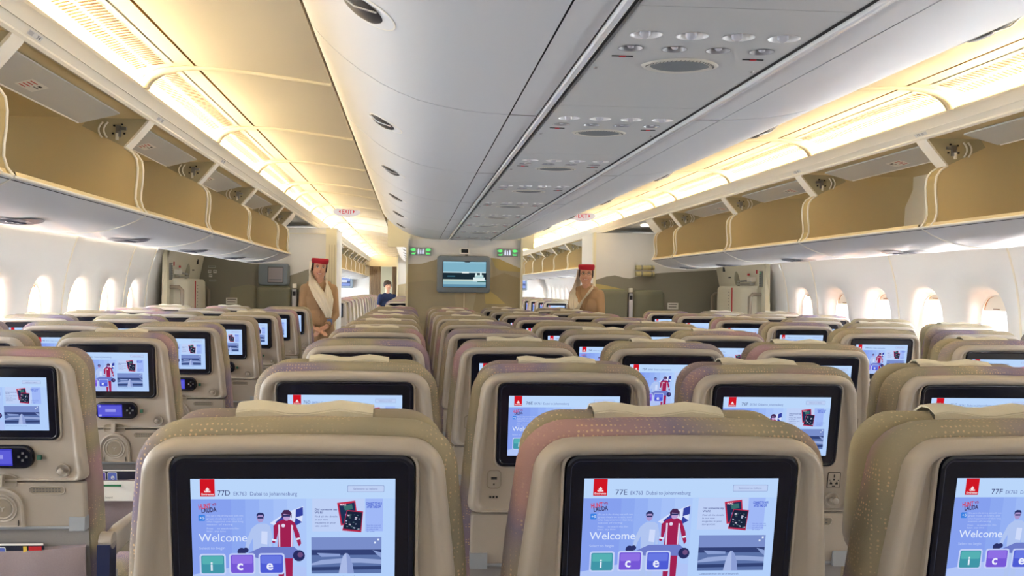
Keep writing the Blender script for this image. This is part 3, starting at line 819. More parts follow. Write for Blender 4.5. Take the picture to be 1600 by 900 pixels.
cseam = [1.21, 2.46, 3.71, 5.00, 6.27, 7.52, 8.76]
cseam2 = [10.35 + 1.25 * i for i in range(9)]
for s in (-1, 1):
    side = 'left' if s < 0 else 'right'
    for i, (a, b) in enumerate(zip(cseam, cseam[1:])):
        centre_bin(s, a, b, 'closed grey-white bin, %s side of the centre channel, %s from the camera' % (side, ORD[i]))
    for i, (a, b) in enumerate(zip(cseam2, cseam2[1:])):
        if s > 0: continue
        centre_bin(s, a, b, 'closed centre bin beyond the middle bulkhead, %s one along the left aisle' % ('first second third fourth fifth sixth seventh eighth ninth tenth'.split()[i]))
    # side edge gap strips of the centre bins
    mb = MB(); mb.sweep([(side_x(0.950, s), 2.228), (side_x(0.950, s), 2.30), (side_x(0.963, s), 2.30), (side_x(0.963, s), 2.230)], YB, YF, GROOVE)
    tn += 1; struct(mb.build('trim_%d' % tn))
    for y0, y1 in ((YB, 8.76), (10.35, YF)):
        mb = MB(); mb.sweep([(side_x(a, s), z) for a, z in [(0.2225, 1.915), (0.2225, 1.9035), (0.2265, 1.9015), (0.2365, 1.9025), (0.2395, 1.906), (0.2395, 1.93), (0.205, 1.93), (0.205, 1.914)]], y0, y1, mat('rail_white', (228, 228, 230), 0.25, coat=0.5), closed=True)
        mb.sweep([(side_x(a, s), z) for a, z in [(0.208, 1.9125), (0.222, 1.9125)]], y0, y1, DGROOVE)
        tn += 1; struct(mb.build('trim_%d' % tn))
# nearer part of the centre bins, over the camera
mb = MB()
for s in (-1, 1): mb.sweep([(side_x(a, s), z) for a, z in [(0.245, 1.91)] + cprof], YB, 1.205, CEN_W, True)
mb.sweep([(side_x(-0.205, 1), 1.908), (side_x(0.205, 1), 1.908)], YB, 1.4795, SERV)
struct(mb.build('ceiling'))

# service panels in the centre channel
def service_panel(y0, ln, label):
    r = thing('service_panel', label, 'service panel', (CX, y0, 1.908), 0, 'service panels of the centre channel')
    mb = MB(); mb.box((0, ln / 2, 0.02), (0.408, ln - 0.003, 0.04), SERV); pn = mb.build('panel', r)
    cut = MB(); yl, yn, ys_ = 0.168, 0.262, 0.385
    LX = [(-1.5 + i) * 0.097 + 0.003 for i in range(4)]
    NX = [(-1.5 + i) * 0.097 - 0.004 for i in range(4)]
    def cyl(mb_, x, y, rx, ry, z0, z1, mt, n=24): mb_.rings([[(x + rx * math.cos(2 * PI * i / n), y + ry * math.sin(2 * PI * i / n), z) for i in range(n)] for z in (z0, z1)], mt, True, True)
    for x in LX: cyl(cut, x, yl, 0.0335, 0.0255, -0.03, 0.028, SERV)
    for x in NX: cyl(cut, x, yn, 0.0265, 0.0215, -0.03, 0.02, SERV)
    co = cut.build('cut'); co.parent = r
    md = pn.modifiers.new('b', 'BOOLEAN'); md.operation = 'DIFFERENCE'; md.object = co; md.solver = 'EXACT'
    bpy.context.view_layer.update()
    me = bpy.data.meshes.new_from_object(pn.evaluated_get(bpy.context.evaluated_depsgraph_get()))
    pn.modifiers.clear(); pn.data = me
    bpy.data.objects.remove(co)
    def el(x, y, rx, ry, z, n=24): return [(x + rx * math.cos(2 * PI * i / n), y + ry * math.sin(2 * PI * i / n), z) for i in range(n)]
    bowl = mat('reading_light_bowl', (236, 236, 238), 0.3); lamp = mat('reading_lamp_grey', (196, 196, 206), 0.25)
    mb0 = MB(); mb0.rings([el(0, 0, 0.0345, 0.0265, -0.0008), el(0, 0, 0.033, 0.025, -0.0008), el(0, 0, 0.029, 0.021, 0.010), el(0, 0, 0.020, 0.014, 0.018)], bowl, cap1=True)
    b0 = mb0.build('reading_light', r); b0.location = (LX[0], yl, 0)
    mb1 = MB(); mb1.tube([(0.000, 0.004, 0.017), (-0.003, 0.0, 0.0), (-0.004, -0.002, -0.003)], [0.011, 0.0115, 0.008], lamp, 14)
    l0 = mb1.build('lamp_head', b0)
    for x in LX[1:]:
        b = cp(b0, r); b.location = (x, yl, 0); cp(l0, b)
    mb = MB(); mb.rings([el(0, 0, 0.0285, 0.0235, -0.0012), el(0, 0, 0.026, 0.021, -0.0012), el(0, 0, 0.022, 0.018, 0.008)], mat('nozzle_grey', (150, 150, 156), 0.3)); mb.add(el(0, 0, 0.022, 0.018, 0.008), [tuple(range(24))], mat('nozzle_dark', (92, 92, 100), 0.4))
    mb.rings([el(0, 0, 0.010, 0.010, 0.008), el(0.001, -0.001, 0.006, 0.006, 0.0), el(0.001, -0.001, 0.003, 0.003, -0.001)], lamp, cap1=True)
    n0 = mb.build('air_nozzle', r); n0.location = (NX[0], yn, 0)
    for x in NX[1:]: cp(n0, r).location = (x, yn, 0)
    # lens-shaped speaker
    mb = MB(); n = 14
    def lens(w, h, z, y0_=ys_):
        a = [(w * math.cos(PI * i / n), y0_ + h * (math.sin(PI * i / n)), z) for i in range(n + 1)]
        b = [(w * math.cos(PI * i / n), y0_ - h * (math.sin(PI * i / n)), z) for i in range(1, n)][::-1]
        return a + b
    def lens2(w, h, z, k=0.0):
        out = []
        for i in range(n * 2):
            t = 2 * PI * i / (2 * n); out.append((w * math.cos(t), ys_ + h * math.copysign(abs(math.sin(t)) ** 1.35, math.sin(t)) + k * (1 if math.sin(t) < 0 else 1), z))
        return out
    mb.rings([lens2(0.092, 0.062, -0.0005), lens2(0.088, 0.058, -0.004), lens2(0.070, 0.044, -0.003)], mat('speaker_rim', (214, 212, 205), 0.35))
    sp = mb.build('speaker_rim', r)
    mb = MB(); mb.add(lens2(0.070, 0.044, -0.003), [tuple(range(2 * n))], GRIL); mb.build('speaker_grille', sp)
    mb = MB()
    for i in range(26):
        t = PI + PI * (i + 0.5) / 26
        x = 0.080 * math.cos(t); yy = ys_ + 0.051 * math.sin(t) * abs(math.sin(t)) ** 0.35 * 1.0
        mb.box((x, yy, -0.0042), (0.0012, 0.010, 0.001), PRINT)
    mb.build('rim_slots', sp)
    for x in (-0.152, 0.148):
        mb = MB(); mb.box((x, 0.322, -0.0008), (0.048, 0.004, 0.002), BLACKM); mb.box((x, 0.322, -0.0015), (0.014, 0.0055, 0.002), RED)
        mb.build('caution_mark', r)
    for x in (-0.19, 0.187):
        mb = MB(); mb.ell((x, 0.42, 0.0), (0.006, 0.006, 0.004), METAL, 10, 6); mb.build('fastener', r)
    return r
sp0 = service_panel(1.48, 0.822, 'grey service panel over the centre, nearest of the row')
for j in range(1, 9):
    if j == 8 and False: break
    c = copy_tree(sp0); c.location.y = 1.48 + 0.822 * j
    c['label'] = 'grey panel of reading lights and speaker, %s from the camera in the centre channel' % ORD[j]

# side bins ----------------------------------------------------------
DIV = [0.03, 1.28, 2.53, 3.775, 5.015, 6.255, 7.555, 8.17]
under = [(1.826, 1.697), (1.84, 1.688), (1.875, 1.668), (1.93, 1.645), (1.99, 1.628), (2.06, 1.616), (2.14, 1.610), (2.20, 1.610), (2.26, 1.615), (2.34, 1.63), (2.5, 1.66), (2.75, 1.70), (3.02, 1.735)]
edge_pts = [(1.822, 1.703), (1.842, 1.728), (1.853, 1.762), (1.852, 1.80), (1.846, 1.85), (1.844, 1.90), (1.850, 1.94), (1.870, 1.969), (1.902, 1.990)]
frame_pts = [(1.902, 1.990), (1.872, 2.022), (1.838, 2.062), (1.806, 2.100), (1.790, 2.126)]
def almond(hw, hh, n=12):
    return [(hw * math.cos(2 * PI * i / (2 * n)), hh * math.copysign(abs(math.sin(2 * PI * i / (2 * n))) ** 1.3, math.sin(2 * PI * i / (2 * n)))) for i in range(2 * n)]
def under_z(a):
    for (p, q), (b, r) in zip(under, under[1:]):
        if a <= b: return q + (r - q) * (a - p) / (b - p)
    return 1.7
def divider(s, y, r, thick=0.075):
    y0, y1 = -thick / 2 + y, thick / 2 + y
    body = [(1.822, 1.700)] + [(a, z) for a, z in edge_pts[1:]] + [(a, z) for a, z in frame_pts[1:]] + [(1.80, 2.14), (2.60, 2.14), (2.56, 1.72), (2.2, 1.66)]
    mb = MB(); mb.prism([(s * a, z) for a, z in body], y0, y1, TAN)
    k_ = mb.m(mat('bin_edge_tan', (176, 156, 108), 0.6)); nb = len(body)
    for q in range(0, len(edge_pts)): mb.mi[q] = k_
    d = mb.build('end_wall', r)
    mb = MB()
    for yy in (y0, y1): mb.tube([(s * (a - 0.001), yy, z) for a, z in edge_pts], 0.0055, WHITE_T, 8)
    mb.rings([[(s * (a - 0.004), yy, z) for yy in (y0 - 0.002, y1 + 0.002)] + [(s * (a + 0.016), yy, z + 0.010) for yy in (y1 + 0.002, y0 - 0.002)] for a, z in frame_pts], WHITE_T, True, True)
    mb.build('edge_trim', d)
    mb = MB(); f_ = y0 - 0.003
    brk = [(1.905, 1.993), (1.845, 2.062), (1.80, 2.118), (2.06, 2.118), (2.085, 2.080)]
    mb.prism([(s * a, z) for a, z in brk], f_, y0 + 0.01, BRACK)
    mb.build('hinge_housing', d)
    mb = MB()
    arc = [(2.075 - 0.17 * math.cos(t) * 1.0, 2.07 + 0.10 * math.sin(t) - 0.055) for t in [-0.35 + 0.30 * i for i in range(6)]]
    arc = [(1.975 + 0.02 * math.sin(i * 0.5) - 0.001 * i * i * 0.6, 2.03 + 0.014 * i) for i in range(6)]
    for off in (0.0, 0.022): mb.tube([(s * (a + off), f_ - 0.006, z) for a, z in arc], 0.0045, WHITE_T, 6)
    mb.box((s * 1.925, f_ - 0.006, 2.060), (0.022, 0.010, 0.050), METAL); mb.box((s * 1.905, f_ - 0.006, 2.072), (0.030, 0.008, 0.012), METAL); mb.box((s * 1.93, f_ - 0.010, 2.035), (0.010, 0.01, 0.03), WHITE_T)
    for a, z in ((1.90, 2.05), (1.945, 2.085), (1.91, 2.09), (1.95, 2.05)): mb.box((s * a, f_ - 0.004, z), (0.007, 0.006, 0.007), BLACKM)
    mb.build('hinge_arm', d)
    return d
def side_bin(s, y0, y1, label, row):
    ln = y1 - y0; r = thing('side_overhead_bin', label, 'overhead bin', (CX, y0, 0), 0, '%s overhead bins' % ('left' if s < 0 else 'right'))
    g_ = 0.003
    mb = MB()
    mb.sweep([(s * a, z) for a, z in under], g_, ln - g_, BIN_W, True)
    n = len(under)
    for yy in (g_, ln - g_): mb.add([(s * a, yy, z) for a, z in under] + [(s * a, yy, z) for a, z in ((3.02, 1.76), (2.5, 1.73), (1.83, 1.716))], [tuple(range(n + 3))], BIN_W)
    mb.sweep([(s * 1.83, 1.716), (s * 2.48, 1.716)], g_, ln - g_, TAN)
    mb.build('shelf', r)
    mb = MB(); mb.tube([(s * 1.8235, g_, 1.7015), (s * 1.8235, ln - g_, 1.7015)], 0.0055, WHITE_T, 8); mb.sweep([(s * 1.8235, 1.7015), (s * 1.832, 1.721), (s * 1.845, 1.716)], 0.03, ln - 0.03, TAN); mb.sweep([(s * 1.8295, 1.6935), (s * 1.832, 1.6915)], g_, ln - g_, DGROOVE)
    mb.build('lip_trim', r)
    mb = MB(); bw = [(2.462, 1.716), (2.468, 1.86), (2.472, 1.93), (2.500, 1.99), (2.520, 2.04), (2.522, 2.118)]
    mb.sweep([(s * a, z) for a, z in bw], 0.004, ln - 0.074, TANL, True)
    mb.sweep([(s * 2.522, 2.118), (s * 1.80, 2.118)], 0.004, ln - 0.074, TAN)
    mb.build('back_panel', r)
    mb = MB(); mb.tube([(s * a, ln - 0.004, z - 0.0005) for a, z in under[:10]], 0.0035, WHITE_T, 6); mb.build('seam_trim', r)
    # raised door
    mb = MB(); e = ln - 0.23
    if ln > 0.9:
        pr = [(1.868, 2.106), (1.872, 2.114), (2.05, 2.085), (2.045, 2.068), (2.03, 2.064)]
        mb.sweep([(s * a, z) for a, z in pr], 0.045, e, FLAP, closed=True)
        dr = mb.build('raised_door', r)
        mb = MB(); mb.tube([(s * 2.040, 0.05, 2.0655), (s * 2.040, e - 0.005, 2.0655)], 0.0045, WHITE_T, 6); mb.build('door_edge', dr)
        # sticker
        mb = MB(); yc = 0.045 + (e - 0.045) * 0.33
        def Q(t, yy, d=0.0012): a = 1.868 + (2.03 - 1.868) * t; z = 2.106 + (2.064 - 2.106) * t; return (s * (a - d * 0.25), yy, z - d)
        def qd(t0, t1, a, b, mt, d): mb.add([Q(t0, a, d), Q(t0, b, d), Q(t1, b, d), Q(t1, a, d)], [(0, 1, 2, 3)], mt)
        qd(0.42, 0.80, yc, yc + 0.13, PAPER, 0.0012)
        for i in range(4): qd(0.48 + i * 0.08, 0.51 + i * 0.08, yc + 0.012, yc + 0.065 - 0.008 * (i % 2), RED, 0.002)
        qd(0.50, 0.56, yc + 0.085, yc + 0.110, BLACKM, 0.002); qd(0.60, 0.63, yc + 0.075, yc + 0.115, PRINT, 0.002)
        mb.build('caution_sticker', dr)
        # row placard on the fascia rail
        mb = MB()
    # reading-light unit in the underside
    yc = ln / 2; ac = 2.10
    mb = MB(); pts = almond(0.105, 0.140)
    mb.add([(s * (ac + q), yc + p, under_z(ac + q) - 0.004) for p, q in [(x * 1.0, y_ * 0.6) for x, y_ in pts]], [tuple(range(len(pts)))], DARKG)
    mb.rings([[(s * (ac + q), yc + p, under_z(ac + q) - 0.0035) for p, q in [(x * k, y_ * 0.6 * k) for x, y_ in pts]] for k in (1.0, 1.07)], mat('unit_rim_grey', (128, 130, 140), 0.4))
    u_ = mb.build('reading_light_unit', r)
    mb = MB(); mb.add([(s * (ac + 0.02 + q), yc - 0.05 + p, under_z(ac + 0.02 + q) - 0.0025) for p, q in [(x * 1.9, y_ * 0.42) for x, y_ in pts]], [tuple(range(len(pts)))], mat('unit_surround_grey', (150, 152, 160), 0.4)); mb.build('unit_surround', u_)
    for k in (-1, 0, 1):
        mb = MB(); mb.ell((s * (ac + 0.005), yc + 0.05 * k, under_z(ac) - 0.006), (0.014, 0.016, 0.003), mat('lens_grey', (92, 94, 108), 0.2), 12, 8); mb.build('reading_lamp', u_)
    # end walls: the far one of this bin
    divider(s, ln - 0.0375, r, 0.073)
    return r
def placard(s, y, txt):
    # row number plate on the fascia rail
    f = Flat()
    f.rect(-0.045, -0.0085, 0.045, 0.0085, mat('placard_plate', (214, 214, 212), 0.4)); f.text(txt, 0.012 if s < 0 else -0.030, -0.0065, 0.018, PRINT, 0.022, 0.02)
    f.rect(*((-0.040, -0.006, -0.012, 0.006) if s < 0 else (0.005, -0.006, 0.022, 0.006)), mat('placard_icon', (180, 180, 182), 0.4))
    o = f.mb.build('row_placard')
    # facing the aisle and downwards, lying on the rail between (1.770,2.150) and (1.788,2.128)
    nrm = Vector((-s * 0.774, 0, -0.633)).normalized(); xd = Vector((0, 1, 0)) if s < 0 else Vector((0, -1, 0))
    zd = xd.cross(-nrm) * -1.0
    zd = (-nrm).cross(xd) * -1.0
    if zd.z < 0: zd = -zd
    M = Matrix((xd, -nrm, zd)).transposed().to_4x4(); M.translation = Vector((side_x(1.7785, s), y, 2.1385)) + nrm * 0.0015
    o.matrix_world = M
    return o
names = ['first', 'second', 'third', 'fourth', 'fifth', 'sixth', 'seventh']
for s in (-1, 1):
    sd = 'left' if s < 0 else 'right'
    for i, (a, b) in enumerate(zip(DIV, DIV[1:])):
        if i == 0: continue
        side_bin(s, a, b, 'open tan-lined bin over the %s seats, %s from the camera' % (sd, names[i - 1]), 74)
        if i < 5:
            t = str(76 - i)
            yy = a + (0.03 if s < 0 else -0.12)
            if 1.4 < yy < 7:
                tag(placard(s, yy + (0.0 if s < 0 else 0.06), t), 'row number placard %s on the rail above the %s bins' % (t, sd), 'sign', 'row placards on the %s rail' % sd)
    # far cabin bins
    for i in range(10):
        a = 10.35 + 1.245 * i
        if s < 0 and i < 2: continue
        if s > 0 and i < 1: continue
        side_bin(s, a, a + 1.245, 'open tan bin of the far cabin over the %s seats, %s beyond the cross aisle' % (sd, 'first second third fourth fifth sixth seventh eighth ninth tenth'.split()[i]), 60)
# white end caps of the near bins
for s in (-1, 1):
    mb = MB(); body = [(1.80, 2.128), (1.838, 2.062), (1.902, 1.990), (1.95, 1.992), (2.05, 2.06), (2.05, 2.128)]
    mb.prism([(side_x(a, s), z) for a, z in body], 8.175, 8.36, WHITE_T); tn += 1; struct(mb.build('trim_%d' % tn))

# ================================================================= FRONT OF THE CABIN
# middle bulkhead
def flat_wall(name, x0, x1, z0, z1, y, th, shapes, base):
    mb = MB(); mb.box(((x0 + x1) / 2, y + th / 2, (z0 + z1) / 2), (x1 - x0, th, z1 - z0), base)
    f = Flat(mb); f.k = 4
    for pts, m in shapes: f.poly([(a, b) for a, b in pts], m)
    mb.v = [(p[0], (p[1] if p[1] > 0 else p[1] + y), p[2]) if abs(p[1]) < 0.01 else p for p in mb.v]
    return mb
BH = 8.80
sc8 = lambda px, py: (0.0 + (px - 643.6 + (450 - py) * 0.0127 * 0 ) / 1271.0 * BH + 0.0, CZ + (450.3 - py + 0.0127 * (px - 643.6)) / 1271.0 * BH)
X0, X1 = -0.055, 1.185
dune = [((X0, 0.0), (X1, 0.0), (X1, 1.605), (1.05, 1.66), (0.93, 1.715), (0.86, 1.72), (0.28, 1.70), (0.10, 1.645), (X0, 1.640))]
mb = flat_wall('b', X0, X1, 0, 1.915, BH, 0.06, [
    (dune[0], MONT),
    (((0.62, 0.9), (X1, 0.9), (X1, 1.50), (1.08, 1.53), (1.0, 1.56), (0.9, 1.52), (0.72, 1.47)), mat('bulkhead_sand_dark', (164, 152, 120), 0.55)),
    (((0.86, 1.72), (0.93, 1.715), (X1, 1.605), (X1, 1.57), (0.95, 1.585), (0.90, 1.62)), MONO),
    (((0.78, 1.40), (0.92, 1.31), (1.02, 1.22), (0.80, 1.22)), MONO),
    (((X0, 1.0), (0.5, 1.0), (0.45, 1.40), (0.2, 1.47), (X0, 1.44)), mat('bulkhead_sand_grey', (166, 158, 134), 0.55)),
], MONW)
struct(mb.build('wall_middle'))
for x in (X0, X1):
    mb = MB(); mb.box((x, BH - 0.004, 0.98), (0.022, 0.085, 1.96), MONC); tn += 1; struct(mb.build('trim_%d' % tn))
mb = MB(); mb.box((0.565, BH - 0.008, 1.22), (0.008, 0.01, 0.42), MONC); mb.box((0.60, BH - 0.008, 1.86), (0.004, 0.008, 0.12), SERV)
tag(mb.build('cable_cover'), 'thin cream strip running down the middle bulkhead under its monitor', 'cable cover')
# big monitor
def monitor(name, label, x0, x1, z0, z1, y, sx0, sx1, sz0, sz1, paint, dp=0.09):
    r = thing(name, label, 'monitor', ((x0 + x1) / 2, y, (z0 + z1) / 2)); cx, cz = (x0 + x1) / 2, (z0 + z1) / 2
    mb = MB(); hw, hh = (x1 - x0) / 2, (z1 - z0) / 2
    def ring(d, yy): return [(x, yy, z) for x, z in rrect2(hw - d, -hh + d, hh - d, 0.035, 5)]
    mb.rings([ring(0, 0), ring(0, -dp * 0.7), ring(0.012, -dp), ring(0.03, -dp - 0.004)], MONIT, True, True); mb.build('casing', r)
    f = Flat(); f.k = 8
    f.rect(sx0 - cx - 0.006, sz0 - cz - 0.006, sx1 - cx + 0.006, sz1 - cz + 0.006, BLACKM)
    paint(f, sx0 - cx, sx1 - cx, sz0 - cz, sz1 - cz)
    f.mb.v = [(a, b - dp - 0.004, c) for a, b, c in f.mb.v]; f.mb.build('monitor_screen', r)
    return r
def tarmac(f, x0, x1, z0, z1):
    W, H = x1 - x0, z1 - z0
    R = lambda a, b, c, d, m: f.rect(x0 + a * W, z1 - d * H, x0 + c * W, z1 - b * H, m)
    R(0, 0, 1, 1, em(150, 196, 214)); R(0, 0.06, 1, 0.42, em(128, 178, 198)); R(0, 0.42, 1, 0.70, em(28, 44, 54)); R(0, 0.40, 1, 0.44, em(200, 226, 232)); R(0, 0.70, 1, 1, em(146, 188, 200)); R(0, 0.70, 0.7, 0.76, em(196, 214, 206)); R(0, 0.90, 1, 1, em(96, 142, 168))
    R(0.44, 0.40, 0.60, 0.46, em(230, 240, 240)); R(0.70, 0.62, 0.97, 0.78, em(220, 236, 236)); R(0.74, 0.52, 0.94, 0.64, em(176, 208, 210)); R(0.75, 0.45, 0.79, 0.56, em(215, 235, 235)); R(0.86, 0.44, 0.90, 0.56, em(215, 235, 235)); R(0.80, 0.76, 1.0, 0.80, em(40, 90, 84)); R(0.1, 0.56, 0.28, 0.6, em(60, 110, 130)); R(0.5, 0.0, 0.62, 0.03, em(20, 30, 40))
monitor('wall_monitor', 'blue-grey wall monitor showing an airport apron on the middle bulkhead', 0.268, 0.842, 1.335, 1.735, BH, 0.332, 0.792, 1.400, 1.672, tarmac)
# camera / clock box above the monitor
mb = MB(); mb.box((0.563, BH - 0.03, 1.785), (0.10, 0.05, 0.062), WHITE_T); mb.box((0.563, BH - 0.057, 1.788), (0.074, 0.006, 0.040), BLACKM); mb.box((0.585, BH - 0.045, 1.745), (0.03, 0.02, 0.012), BLACKM)
tag(mb.build('display_box'), 'small white box with a dark window just above the bulkhead monitor', 'display')
# lavatory signs
for x, lb in ((0.090, 'left'), (1.030, 'right')):
    r = thing('lavatory_sign', 'lit green lavatory sign on the middle bulkhead, %s of the monitor' % lb, 'sign', (x, BH, 1.778), 0, 'lavatory signs')
    mb = MB(); mb.box((0, -0.012, 0), (0.228, 0.024, 0.086), mat('sign_case', (150, 152, 156), 0.4)); mb.build('sign_case', r, bevel=0.004)
    f = Flat(); f.k = 8; gr = em(110, 250, 130); wt = em(226, 232, 255)
    for sx in (-1, 1):
        f.disc(sx * 0.078, 0.018, 0.024, 0.016, gr); f.poly([(sx * 0.100, 0.018), (sx * 0.112, 0.026) , (sx * 0.112, 0.010)][::sx], gr); f.rect(min(sx * 0.06, sx * 0.098), -0.032, max(sx * 0.06, sx * 0.098), -0.018, gr); f.rect(min(sx * 0.056, sx * 0.064), -0.026, max(sx * 0.056, sx * 0.064), -0.008, gr)
    for i in (-1, 0, 1):
        k = 0.75 if i == 0 else 1.0
        f.disc(i * 0.024, 0.021 * k, 0.007 * k, 0.007 * k, wt); f.poly([(i * 0.024 - 0.010 * k, -0.026), (i * 0.024 + 0.010 * k, -0.026), (i * 0.024 + 0.008 * k, 0.012 * k), (i * 0.024 - 0.008 * k, 0.012 * k)], wt)
    f.mb.v = [(a, b - 0.024, c) for a, b, c in f.mb.v]; f.mb.build('sign_face', r)
# wall between bin end and the bulkhead header
for s in (-1, 1):
    mb = MB(); body = [(s * a + CX, z) for a, z in [(0.24, 1.912)] + cprof[:-1]] + [(CX + s * 0.95, 2.33), (CX + s * 0.24, 2.33)]
    mb.prism(body, 8.765, 8.80, MONC); tn += 1; struct(mb.build('trim_%d' % tn))
mb = MB(); mb.box((CX, 9.5, 2.10), (1.0, 0.04, 0.42), MONC); struct(mb.build('wall_header'))
# lavatory block right behind the middle bulkhead
mb = MB(); mb.box(((X0 + X1) / 2 , 9.45, 1.0), (X1 - X0 - 0.06, 1.18, 2.0), MONW); mb.box((CX, 10.33, 2.1), (1.86, 0.03, 0.4), MONC); struct(mb.build('wall_lavatory'))

# monuments either side
MY = 9.60
# left
xl0, xl1 = -2.62, -0.885
mb = flat_wall('m', xl0, xl1, 0, 2.07, MY, 0.7, [
    (((xl0, 0), (xl0, 1.71), (-1.82, 1.71), (-1.72, 1.60), (-1.45, 1.50), (-1.28, 1.56), (-1.12, 1.625), (-1.01, 1.60), (-1.01, 0)), MOND),
    (((-2.15, 1.0), (-2.1, 1.36), (-1.9, 1.40), (-1.6, 1.34), (-1.5, 1.0)), mat('bulkhead_olive_pale', (152, 148, 124), 0.55)),
    (((-1.01, 0), (-1.01, 1.60), (-0.99, 1.59), (-0.99, 0)), MOND),
], MONW)
struct(mb.build('wall_front_left'))
mb = MB()
for x, w in ((-0.945, 0.125),): mb.box((x, MY - 0.02, 1.035), (w, 0.05, 2.07), MONC)
for x in (-0.965, -0.935, -0.905): mb.box((x, MY - 0.048, 1.0), (0.006, 0.008, 1.75), mat('cream_trim_line', (196, 188, 160), 0.5))  # thin vertical lines in a darker cream on the edge trim
mb.box((-1.45, MY - 0.01, 2.0), (0.95, 0.02, 0.006), MONC)
tn += 1; struct(mb.build('trim_%d' % tn))
xr0, xr1 = 2.165, 3.86
mb = flat_wall('m', xr0, xr1, 0, 2.07, MY, 0.7, [
    (((xr0, 0), (xr0, 1.50), (2.32, 1.55), (2.42, 1.565), (2.52, 1.54), (2.60, 1.53), (2.80, 1.58), (2.98, 1.60), (xr1, 1.66), (xr1, 0)), MOND),
    (((xr0, 0.9), (xr0, 1.46), (2.25, 1.455), (2.38, 1.43), (2.52, 1.40), (2.55, 1.30), (2.5, 0.9)), MONO),
], MONW)
struct(mb.build('wall_front_right'))
mb = MB(); mb.box((xr0, MY - 0.01, 1.035), (0.03, 0.06, 2.07), MONC); tn += 1; struct(mb.build('trim_%d' % tn))
# ceiling over the cross aisle
for s in (-1, 1):
    mb = MB(); mb.box((side_x(2.46, s), 9.2, 2.14), (1.34, 2.1, 0.02), mat('cross_ceiling_grey', (190, 190, 186), 0.5)); struct(mb.build('ceiling'))
    mb = MB(); mb.box((side_x(2.05, s), 9.05, 2.122), (0.16, 0.10, 0.014), em(250, 244, 230, 28.0)); tag(mb.build('ceiling_light'), 'small white ceiling light over the %s cross aisle' % ('left' if s < 0 else 'right'), 'ceiling light')
# left small monitor, jump seats, placards
def lcd(f, x0, x1, z0, z1):
    f.rect(x0, z0, x1, z1, mat('dim_lcd', (150, 145, 152), 0.3)); f.rect(x0 + 0.01, z0 + 0.02, x1 - 0.01, z0 + 0.035, mat('lcd_line', (110, 112, 122), 0.3))
monitor('crew_monitor', 'small blue-grey crew monitor on the front wall behind the left attendant', -1.775, -1.425, 1.39, 1.645, MY, -1.655, -1.49, 1.43, 1.60, lcd, 0.10)
def jump(x0, x1, z1, label, grp, half=False):
    r = thing('jump_seat', label, 'jump seat', ((x0 + x1) / 2, MY, 0), 0, grp); hw = (x1 - x0) / 2
    mb = MB(); 
    def ring(d, yy, z0, z1_): return [(x, yy, z) for x, z in rrect2(hw - d, z0 + d, z1_ - d, 0.04, 5)]
    mb.rings([ring(0, -0.01, 0.62, z1), ring(0, -0.07, 0.62, z1), ring(0.015, -0.095, 0.62, z1), ring(0.05, -0.10, 0.62, z1)], JUMP, True, True); mb.build('backrest', r)
    mb = MB(); mb.tube([(-hw + 0.03, -0.06, z1 + 0.002), (hw - 0.03, -0.06, z1 + 0.002)], 0.012, mat('jump_edge', (136, 140, 112), 0.5), 8); mb.build('top_edge', r)
    mb = MB(); mb.box((0, -0.09, 0.42), (hw * 1.9, 0.14, 0.36), JUMP); mb.build('folded_seat', r, bevel=0.02)
    return r
jump(-1.79, -1.405, 1.375, 'olive grey fold-down jump seat under the small crew monitor', 'left jump seats')
jump(-1.31, -0.99, 1.375, 'olive jump seat directly behind the left attendant, half hidden', 'left jump seats')
jump(2.175, 2.560, 1.385, 'olive jump seat nearer the aisle beside the right attendant', 'right jump seats')
jump(2.625, 3.00, 1.378, 'olive jump seat nearer the door on the right front wall', 'right jump seats')
for x, lb in ((-1.358, 'left'), (2.592, 'right')):
    mb = MB(); mb.box((x, MY - 0.05, 1.15), (0.05, 0.09, 0.40), METAL); mb.box((x, MY - 0.10, 1.30), (0.03, 0.02, 0.05), BLACKM); mb.box((x, MY - 0.06, 1.39), (0.045, 0.06, 0.05), WHITE_T)
    tag(mb.build('harness_post', bevel=0.004), 'slim metal harness post between the two %s jump seats' % lb, 'post')
def plate(x, z, w, h, y, label, rows=2, m=PAPER, nm='wall_placard', c='placard', grp=None, col=PRINT):
    f = Flat(); f.k = 10; f.rect(-w / 2, -h / 2, w / 2, h / 2, m)
    for i in range(rows): f.rect(-w * 0.4, h * (0.5 - (i + 0.75) / (rows + 0.5)), w * (0.4 - 0.08 * (i % 2)), h * (0.5 - (i + 0.45) / (rows + 0.5)), col)
    o = f.mb.build(nm, loc=(x, y, z)); return tag(o, label, c, grp)
plate(-2.09, 1.205, 0.13, 0.075, MY, 'white placard low on the left front wall')
plate(3.13, 1.205, 0.13, 0.078, MY, 'white placard on the right front wall beside the door')
plate(-2.32, 1.60, 0.09, 0.028, MY, 'narrow grey placard topmost by the left door', 1, mat('placard_grey', (176, 174, 164), 0.5))
plate(-2.345, 1.545, 0.038, 0.036, MY, 'small white pictogram sign, left of a pair by the left door', 1)
plate(-2.285, 1.545, 0.038, 0.036, MY, 'small white pictogram sign, right of a pair by the left door', 1, col=BLACKM)
plate(-2.335, 1.495, 0.036, 0.032, MY, 'small round-cornered sign with an arrow under the pictogram pair', 1)
plate(-2.31, 1.44, 0.08, 0.022, MY, 'narrow grey placard lowest of the stack by the left door', 1, mat('placard_grey', (176, 174, 164), 0.5))
